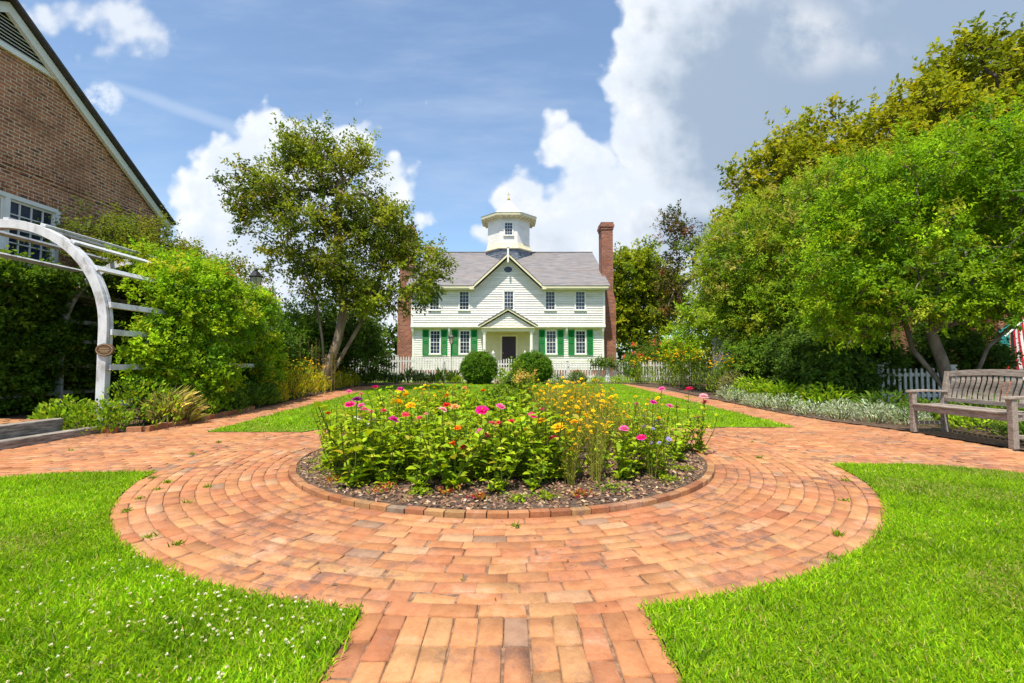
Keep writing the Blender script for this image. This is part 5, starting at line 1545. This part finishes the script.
# bright green near tree over the bench
NEARP = [(4, (.125, .215, .010)), (3, (.19, .285, .012)), (2, (.07, .14, .010)), (.8, (.26, .27, .03))]
tree('spreading_tree', 'spreading bright green tree with forked trunk right behind the bench', 'tree', (9.35, 9.9, 0),
     [[(9.45, 9.9, 0), (9.4, 9.9, .3), (9.33, 9.9, .6)], [(9.4, 9.9, .3), (9.0, 10.0, .95), (8.72, 10.05, 1.35), (8.62, 10.1, 1.95), (8.2, 10.1, 2.6), (7.8, 10, 3.4)], [(9.35, 9.9, .5), (9.12, 9.8, 1.1), (8.85, 9.75, 1.75), (8.9, 9.6, 2.6), (9.3, 9.6, 3.4), (9.5, 9.7, 4.3)], [(9.45, 9.9, .3), (9.9, 9.85, .85), (10.1, 9.8, 1.4), (10.7, 9.7, 2.0), (11.2, 9.6, 3.2)]],
     [((9.1, 9.7, 4.3), (2.1, 1.7, 1.5)), ((10.6, 9.8, 4.9), (2.2, 1.8, 1.6)), ((7.7, 9.9, 3.5), (1.25, 1.4, 1.2)), ((8.9, 9.4, 2.75), (2.1, 1.3, .75)), ((9.3, 9.1, 2.15), (1.7, .7, .28)), ((7.6, 10.0, 1.9), (.7, .8, .35)), ((11.2, 9.3, 3.1), (1.8, 1.5, 1.0)), ((10.4, 9.3, 2.6), (1.1, 1.0, .5)), ((8.2, 9.9, 4.7), (1.3, 1.3, 1.0)), ((7.3, 10.2, 2.45), (.8, 1.1, .6)), ((12.5, 9.5, 4.6), (2.0, 1.8, 2.0))],
     1050, 5, 17, .074, NEARP, 'bark_grey', .005, .135, (.20, .20, .12), .34, up=.35, ratio=.42, shell=.36, jit=.024)
# left side trees and hedges
tree('small_tree', 'olive green small tree against the brown brick wall above the arbor', 'tree', (-9.95, 11.6, 0), [[(-9.95, 11.6, 0), (-9.8, 11.5, 2.2)]],
     [((-9.45, 10.6, 3.75), (.75, 1.1, .75)), ((-9.5, 12.0, 3.95), (.8, 1.1, .8)), ((-9.5, 13.2, 3.7), (.8, .8, .9))], 170, 5, 13, .065, G_OLIVE, 'bark_dark', .006, .10, (.20, .20, .15), .30)
tree('small_tree', 'dark olive tree behind the vine hedge just left of the street lamp', 'tree', (-10.3, 16.4, 0), [[(-10.3, 16.4, 0), (-10.3, 16.4, 1.8)]],
     [((-10.9, 16.4, 4.0), (1.4, 1.2, 1.2)), ((-9.7, 16.4, 3.4), (1.2, 1.2, 1.3)), ((-11.8, 16.4, 3.8), (1.2, 1.2, 1.2)), ((-10.2, 16.2, 2.0), (1.9, 1.2, 1.4))], 230, 4, 13, .09, G_OLIVE, 'bark_dark', .008, .14, (.26, .26, .2), .36)
for (x, y, h, wd, lab) in ((-8.9, 16.8, 3.0, 1.2, 'bushy green tree directly behind the street lamp'), (-9.7, 20.8, 4.0, 1.9, 'dark leafy tree right of the street lamp behind the myrtle'),
                           (-7.7, 21.5, 4.2, 1.8, 'dark leafy tree directly behind the myrtle trunk'), (-9.3, 27.5, 3.6, 1.3, 'dark leafy tree beside the left chimney of the house'), (-13.0, 22, 4.4, 2.4, 'dark tree far behind the street lamp')):
    tree('bushy_tree', lab, 'tree', (x, y, 0), [[(x, y, 0), (x, y, h * .35)]],
         [((x, y, h * .62), (wd, wd * .8, h * .36)), ((x + wd * .3, y, h * .35), (wd * .9, wd * .8, h * .3))], 170, 4, 12, .12, G_MID if 'bushy' in lab else [(4, (.045, .085, .013)), (3, (.075, .125, .015)), (2, (.03, .055, .012))], 'bark_dark', .01, .13, (.3, .3, .22), .4, shell=.3)

# honeysuckle over the arbor
HON = [(4, (.14, .235, .012)), (3, (.21, .30, .014)), (2, (.075, .15, .012)), (.8, (.30, .30, .03))]
REDF = [(1, (.75, .03, .05)), (1, (.8, .10, .08))]
tree('honeysuckle_vine', 'bright green honeysuckle vine with red trumpets covering the right side of the arbor', 'vine', (-6.15, 9.6, 0), [[(-6.15, 9.6, 0), (-6.2, 9.6, 1.0)], [(-6.4, 11.5, 0), (-6.5, 11.5, 1.0)]],
     [((-6.35, 9.7, 2.0), (.55, 1.05, .95)), ((-6.9, 9.9, 2.85), (.75, 1.1, .42)), ((-6.3, 8.75, 1.75), (.35, .55, .75)), ((-6.55, 11.3, 1.9), (.62, 1.2, 1.0)), ((-6.15, 9.2, .85), (.42, 1.0, .8)), ((-7.0, 11.7, 2.6), (.8, 1.2, .5)), ((-7.1, 12.3, 1.2), (.55, .8, 1.1)), ((-6.35, 8.1, 1.35), (.25, .45, .5)), ((-6.25, 8.3, .6), (.3, .6, .5)), ((-6.5, 8.6, 2.45), (.35, .45, .5)), ((-6.3, 11.9, .9), (.3, .7, .8)), ((-7.5, 10.2, 3.2), (.7, 1.3, .25))],
     1000, 5, 14, .062, HON, 'bark_dark', .004, .03, (.11, .13, .11), .20, shell=.34, extra=(REDF, 26, .035), jit=.02, ratio=.6)
tree('climbing_vine', 'dark green vine hanging over the left wall and roof of the arbor', 'vine', (-9.95, 9.5, 0), [[(-9.95, 9.5, 0), (-9.95, 9.5, 1.2)]],
     [((-9.62, 9.3, 1.6), (.2, 1.0, 1.3)), ((-9.9, 9.8, 1.35), (.22, 2.3, 1.4)), ((-9.9, 12.0, 1.5), (.3, 1.5, 1.5)), ((-9.6, 9.2, 2.7), (.4, 1.5, .35)), ((-8.8, 11.0, 3.0), (.9, 1.2, .35)), ((-8.0, 12.6, 2.6), (1.3, .6, .6)), ((-9.7, 7.9, 2.4), (.3, .5, .4))],
     1000, 5, 13, .075, G_MID, 'bark_dark', .004, .03, (.12, .16, .12), .24, shell=.34, extra=(REDF, 8, .035), jit=.02, ratio=.6)
tree('hedge', 'tall dark hedge closing the far end of the arbor', 'hedge', (-8.3, 14.0, 0), [[(-8.3, 14, 0), (-8.3, 14, .8)]],
     [((-8.3, 14.0, 1.3), (2.0, .7, 1.3)), ((-9.9, 14.2, 1.5), (1.2, .8, 1.5))], 420, 4, 12, .09, G_DARK, 'bark_dark', .006, .06, (.2, .2, .18), .3, shell=.4, ratio=.6)
tree('hedge', 'dark hedge between the arbor and the brown brick wall', 'hedge', (-10.15, 9.0, 0), [[(-10.15, 9.0, 0), (-10.15, 9.0, .8)]],
     [((-10.15, 8.6, 1.3), (.16, 2.6, 1.35)), ((-10.15, 12.0, 1.3), (.16, 2.2, 1.35))], 500, 4, 12, .09, G_DARK, 'bark_dark', .006, .03, (.06, .2, .18), .24, shell=.6, ratio=.6)

# ---------------------------------------------------------------- border planting
def perennial(name, label, cat, x, y, h, wd, pal, n=260, L=.12, ratio=.35, lift=.8, group=None, flo=None, z0=.02, tall=None, leafm='leaf', dep=None):
    """mound of leaves on short stems; flo = (colour, count, radius)"""
    e = empty(name, (x, y, z0), 0, label, cat, group)
    dep = dep or wd
    a = R.uniform(0, 2 * pi, n); rr = np.sqrt(R.uniform(0, 1, n)); px_, py_ = rr * np.cos(a) * wd / 2, rr * np.sin(a) * dep / 2
    top = h * np.sqrt(np.maximum(0.05, 1 - rr ** 2 * .8)); z = top * R.uniform(0.05, 1, n) ** .7
    d = np.stack([np.cos(a) * .6 + R.normal(0, .4, n), np.sin(a) * .6 + R.normal(0, .4, n), np.full(n, lift) + R.normal(0, .25, n)], 1)
    nr = rdir(n) * .7 + np.array([0, -.3, .8])
    LL = L * R.uniform(.6, 1.3, n)
    z = np.maximum(0.0, z - LL * .3)
    v, f, c = scatter(T_LEAF8 if L > .1 else T_LEAF, np.stack([px_, py_, z], 1), d, nr, LL, LL * ratio, tints(n, pal, .2) * 1.45)
    npmesh('foliage', v, f, M[leafm], e, tint=c)
    mb = MB(); mb.cur = (.10, .13, .03)
    for q in range(14):
        i = R.integers(0, n); mb.tube([(px_[i] * .4, py_[i] * .4, 0), (px_[i], py_[i], max(z[i], .05))], [.006, .004], 4, cap=False)
    tips = []
    if flo:
        for q in range(flo[1]):
            aa = R.uniform(0, 2 * pi); r_ = sqrt(R.uniform(0, 1)); P = (r_ * cos(aa) * wd / 2, r_ * sin(aa) * dep / 2, h * R.uniform(.82, 1.2))
            mb.tube([(P[0] * .5, P[1] * .5, 0), P], [.005, .003], 3, cap=False); tips.append(P)
    mb.build('stem', M['leaf'], e, tint=True, recalc=False)
    if flo:
        parts = []
        for P in tips:
            v, f, c = flower_arrays(flo[2] * R.uniform(.8, 1.2), flo[0], R.uniform(0, .7)); parts.append((v + np.array(P), f, c))
        v, f, c = joinparts(parts)
        o_ = npmesh('flower_heads', v, f, M['petal'], e, tint=c)
    return e


GOLD = [(4, (.34, .34, .015)), (3, (.46, .40, .015)), (2, (.14, .20, .015)), (1, (.40, .25, .06))]
YF = (.88, .62, .01)
WHERE_L = ['nearest the path corner', 'second from the path corner', 'third along the left path', 'fourth along the left path', 'fifth along the left path', 'sixth, beside the tall spikes', 'seventh, under the myrtle', 'farthest, near the white fence']
for i, (x, y, h, wd) in enumerate(((-6.25, 11.9, .7, .9), (-6.35, 12.9, .95, 1.1), (-6.5, 14.0, 1.0, 1.2), (-6.75, 15.2, 1.0, 1.3), (-6.95, 16.3, .8, 1.1), (-7.1, 17.6, .8, 1.2), (-7.15, 19.0, .7, 1.2), (-7.3, 20.4, .7, 1.2))):
    perennial('goldenrod_clump', 'yellow green feathery clump in the left border, ' + WHERE_L[i], 'perennial', x, y, h, wd, GOLD, 900, .10, .24, 1.3, 'golden clumps along the left path', (YF, 30, .026))
for i, (px, tp) in enumerate(((300, 335), (304, 351), (308, 338), (312, 345), (316, 338), (319, 341), (326, 355), (332, 348), (335, 354))):
    Y = 16.4 + (i % 3) * .25; X = (px - 512) / 462 * Y; zt = (362 - tp) / 462 * Y + 1.075
    e = empty('flower_spike', (X, Y, .02), 0, 'tall tan seed spike, %s from left of the row before the myrtle' % ORD[i], 'flower spike', 'tan seed spikes before the myrtle')
    mb = MB(); mb.cur = (.30, .25, .10); mb.tube([(0, 0, 0), (.01, 0, zt * .5), (.0, 0, zt)], [.022, .02, .012], 5); mb.build('stem', M['leaf'], e, tint=True)
    m_ = 150; z = R.uniform(zt * .38, zt, m_); d = rdir(m_); d[:, 2] = np.abs(d[:, 2]) + .5
    v, f, c = scatter(T_LEAF, np.stack([R.normal(0, .018, m_), R.normal(0, .018, m_), z], 1), d, rdir(m_), .05, .025, tints(m_, [(3, (.33, .27, .10)), (2, (.24, .24, .06))], .2)); npmesh('seed_head', v, f, M['leaf'], e, tint=c)
# low plants at the foot of the arbor and vine
VP = [('mixed weeds and leafy shoots around the arbor post', -6.02, 7.5, .85, 1.15, HON, .07, .6), ('bright leafy weeds at the very foot of the arbor post', -6.3, 7.08, .5, .8, HON, .07, .6), ('broad leaved weeds covering the end of the timber steps', -6.75, 7.05, .55, .75, HON, .08, .6), ('arching straw coloured grass beside the brick edging', -5.85, 8.0, .55, .6, [(3, (.40, .34, .16)), (2, (.25, .28, .05)), (1, (.5, .42, .25))], .30, .05),
      ('leafy green plant at the foot of the honeysuckle', -5.95, 8.75, .55, .7, HON, .07, .5), ('dark green leafy clump beside the second arbor post', -5.98, 9.7, .6, .8, G_MID, .09, .45),
      ('broad leaved green clump where the left border bends', -6.15, 10.6, .6, .9, G_MID, .12, .4), ('low strappy green clump before the golden plants', -6.3, 11.5, .55, .9, [(3, (.10, .17, .02)), (2, (.15, .22, .03))], .25, .10)]
for (lab, x, y, h, wd, pal, L, rt) in VP: perennial('border_plant', lab, 'plant', x, y, h, wd, pal, 620, L, rt, 1.0)
# the border under the white fence: strap leaves at left, mixed at right
DKB = [(4, (.045, .085, .03)), (3, (.07, .12, .04)), (2, (.03, .05, .02))]
for i in range(10):
    x = -8.2 + i * .58
    perennial('iris_clump', 'dark strap leaved clump under the white fence, %s from the left' % ORD[i], 'perennial', x, 23.6 + .2 * (i % 2), (.5, .42, .7)[i % 3], .55, DKB if i < 8 else G_MID, 110, .42, .07, 1.6, 'dark clumps under the left fence')
for i, (x, h, wd, pal, L, rt, fl) in enumerate(((2.35, .5, .8, G_MID, .10, .4, None), (3.3, .6, .8, [(3, (.16, .22, .10)), (2, (.22, .27, .15))], .35, .09, ((.85, .3, .02), 5, .05)), (4.3, .4, .7, G_BRIGHT, .09, .4, None), (5.4, .45, .9, G_BRIGHT, .10, .4, None), (-2.75, .4, .6, G_BRIGHT, .09, .4, None))):
    perennial('border_plant', ['low green plant beside the right clipped shrub', 'grey green strappy plant with orange blooms before the fence', 'bright green mound under the right fence', 'last bright green mound under the right fence', 'bright mound beside the left clipped shrub'][i], 'plant', x, 23.4, h, wd, pal, 260, L, rt, 1.1, flo=fl)
BOX = [(4, (.045, .10, .012)), (3, (.075, .145, .014)), (2, (.11, .19, .016))]
for (x, y, rx, rz, lab) in ((-1.60, 22.6, .85, .78, 'rounded clipped dark green shrub left of the front gate'), (1.02, 22.7, .96, .76, 'wider rounded clipped shrub right of the front gate')):
    shrub('clipped_shrub', lab, 'shrub', (x, y, 0), [((x, y, rz * 1.0), (rx * .93, rx * .88, rz * .97))], 1500, 4, 12, .055, BOX, spray_len=.10, spread=(.08, .08, .08), jit=.02, shell=.16, up=.3, r_base=.08)
shrub('flowering_shrub', 'green shrub dotted with red blooms beside the right chimney', 'shrub', (8.1, 26.0, 0), [((8.0, 26, 1.5), (1.5, 1, .75)), ((7.2, 26, 1.1), (.9, .8, .7)), ((9.0, 26, 1.3), (.9, .8, .8))], 170, 4, 12, .085, G_MID, extra=([(1, (.75, .04, .05)), (1, (.7, .06, .12))], 130, .075), r_base=.06, spray_len=.28)
# vine on right fence
shrub('fence_vine', 'leafy vine scrambling over the right white fence', 'vine', (5.4, 24.5, 0), [((5.2, 24.5, 1.05), (1.2, .3, .25)), ((6.3, 24.4, .8), (.5, .3, .5))], 70, 4, 10, .07, G_MID)
# right border, yellow flowering plants
WHERE_R = ['nearest the white fence', 'second from the fence', 'third from the fence', 'fourth from the fence', 'fifth from the fence', 'closest to the silver plants']
for i, (x, y, h, wd) in enumerate(((6.4, 22.6, 1.1, 1.3), (7.1, 21.2, 1.3, 1.5), (7.0, 19.6, 1.35, 1.5), (6.95, 18.0, 1.35, 1.4), (7.0, 16.2, 1.3, 1.3), (6.8, 14.8, 1.1, 1.1))):
    perennial('yellow_daisy_clump', 'tall green clump with yellow daisies in the right border, ' + WHERE_R[i], 'perennial', x, y, h, wd, [(3, (.11, .19, .014)), (3, (.18, .25, .016)), (1, (.25, .27, .03))], 620, .10, .3, 1.0, 'yellow daisies in the right border', (YF, 48, .038))
shrub('border_shrub', 'light green upright shrub above the yellow daisies', 'shrub', (6.9, 20.3, 0), [((7.6, 20.6, 1.6), (.9, .7, 1.1))], 90, 4, 12, .08, G_BRIGHT, spray_len=.3)
SILV = [(4, (.27, .32, .22)), (3, (.36, .40, .30)), (1, (.18, .24, .13))]
SIL = ((5.95, 11.4), (5.85, 10.7), (5.95, 10.0), (6.0, 9.3), (6.15, 8.7), (6.35, 8.15), (6.6, 7.75), (5.98, 12.3), (6.15, 13.2), (6.9, 8.6), (6.5, 9.2))
for i, (x, y) in enumerate(SIL):
    perennial('silver_plant', 'silvery grey low plant edging the right border, %s as built from mid border' % ORD[i] if False else 'silvery grey low plant in the right border, %s' % ['fourth from the far end', 'fifth from the far end', 'sixth from the far end', 'third from the bench along the edge', 'second from the bench along the edge', 'first beside the bench end', 'just behind the far bench leg', 'third from the far end', 'farthest along the path', 'set back behind the bench end', 'set back from the edge in the middle'][i],
              'silver plant', x, y, .30 + .06 * (i % 3), .62, SILV, 330, .07, .28, .9, 'silver plants edging the right border')
RP = [('bright green leafy plant behind the silver edging at its far end', 6.7, 12.9, .7, 1.1, G_BRIGHT, .13, .35), ('bright strappy clump behind the silver edging', 6.75, 11.6, .55, 1.1, G_BRIGHT, .28, .12), ('broad leaved plant in the middle of the right border', 7.0, 10.4, .6, 1.2, G_BRIGHT, .15, .35),
      ('deep green groundcover plant before the dark shrub', 7.5, 9.3, .5, 1.2, G_MID, .12, .4), ('low leafy plant behind the far end of the bench', 7.4, 8.2, .4, 1.0, G_MID, .12, .4), ('low leafy plant right behind the bench seat', 7.35, 7.2, .35, 1.1, G_BRIGHT, .10, .45),
      ('low leafy plant behind the middle of the bench', 7.3, 6.3, .33, 1.1, G_MID, .10, .45), ('low leafy plant behind the near end of the bench', 7.2, 5.5, .32, 1.1, G_BRIGHT, .10, .45), ('ferny clump at the foot of the forked tree', 8.6, 8.4, .5, 1.4, G_MID, .12, .35),
      ('green clump farther behind the bench', 8.7, 7.0, .45, 1.4, G_MID, .12, .4), ('tall wispy seed stems behind the silver edging', 6.6, 13.8, .85, .8, [(3, (.25, .22, .12)), (2, (.15, .17, .05))], .12, .15)]
for (lab, x, y, h, wd, pal, L, rt) in RP: perennial('border_plant', lab, 'plant', x, y, h, wd, pal, 520, L, rt, .7)
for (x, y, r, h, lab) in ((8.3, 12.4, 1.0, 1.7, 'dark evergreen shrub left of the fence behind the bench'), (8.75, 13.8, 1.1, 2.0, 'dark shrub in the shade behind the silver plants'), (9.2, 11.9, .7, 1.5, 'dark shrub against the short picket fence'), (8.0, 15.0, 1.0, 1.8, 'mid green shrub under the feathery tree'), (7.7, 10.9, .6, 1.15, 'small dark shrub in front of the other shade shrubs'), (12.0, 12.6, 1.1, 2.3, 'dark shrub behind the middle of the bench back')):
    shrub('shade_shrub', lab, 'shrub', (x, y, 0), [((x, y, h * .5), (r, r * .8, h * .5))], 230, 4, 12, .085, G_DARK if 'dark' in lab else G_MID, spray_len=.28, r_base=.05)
# distant greenery closing the horizon
def woods(name, label, x0, x1, y, h, n, pal, leaf=.4):
    x = R.uniform(x0, x1, n); hh = h * (0.75 + .25 * np.sin(x * .35) * np.cos(x * .13 + 1)); z = hh * R.uniform(0, 1, n) ** .8
    P = np.stack([x, y + R.uniform(-2, 2, n), z], 1); d = rdir(n); 
    v, f, c = scatter(T_LEAF, P, d, rdir(n) + [0, -.5, .8], leaf * R.uniform(.7, 1.5, n), leaf * .6, tints(n, pal, .3))
    tag(npmesh(name, v, f, M['leaf'], tint=c), label, 'woods', kind='stuff')
woods('far_woods', 'dense dark trees closing the view behind the left garden', -45, -10, 34, 5.2, 9000, G_DARK)
woods('far_woods', 'dense trees closing the view behind the house', -40, 60, 60, 6.5, 14000, G_DARK, .7)
woods('far_woods', 'dense greenery closing the street view at right', 24, 60, 38, 7.5, 9000, G_MID, .5)
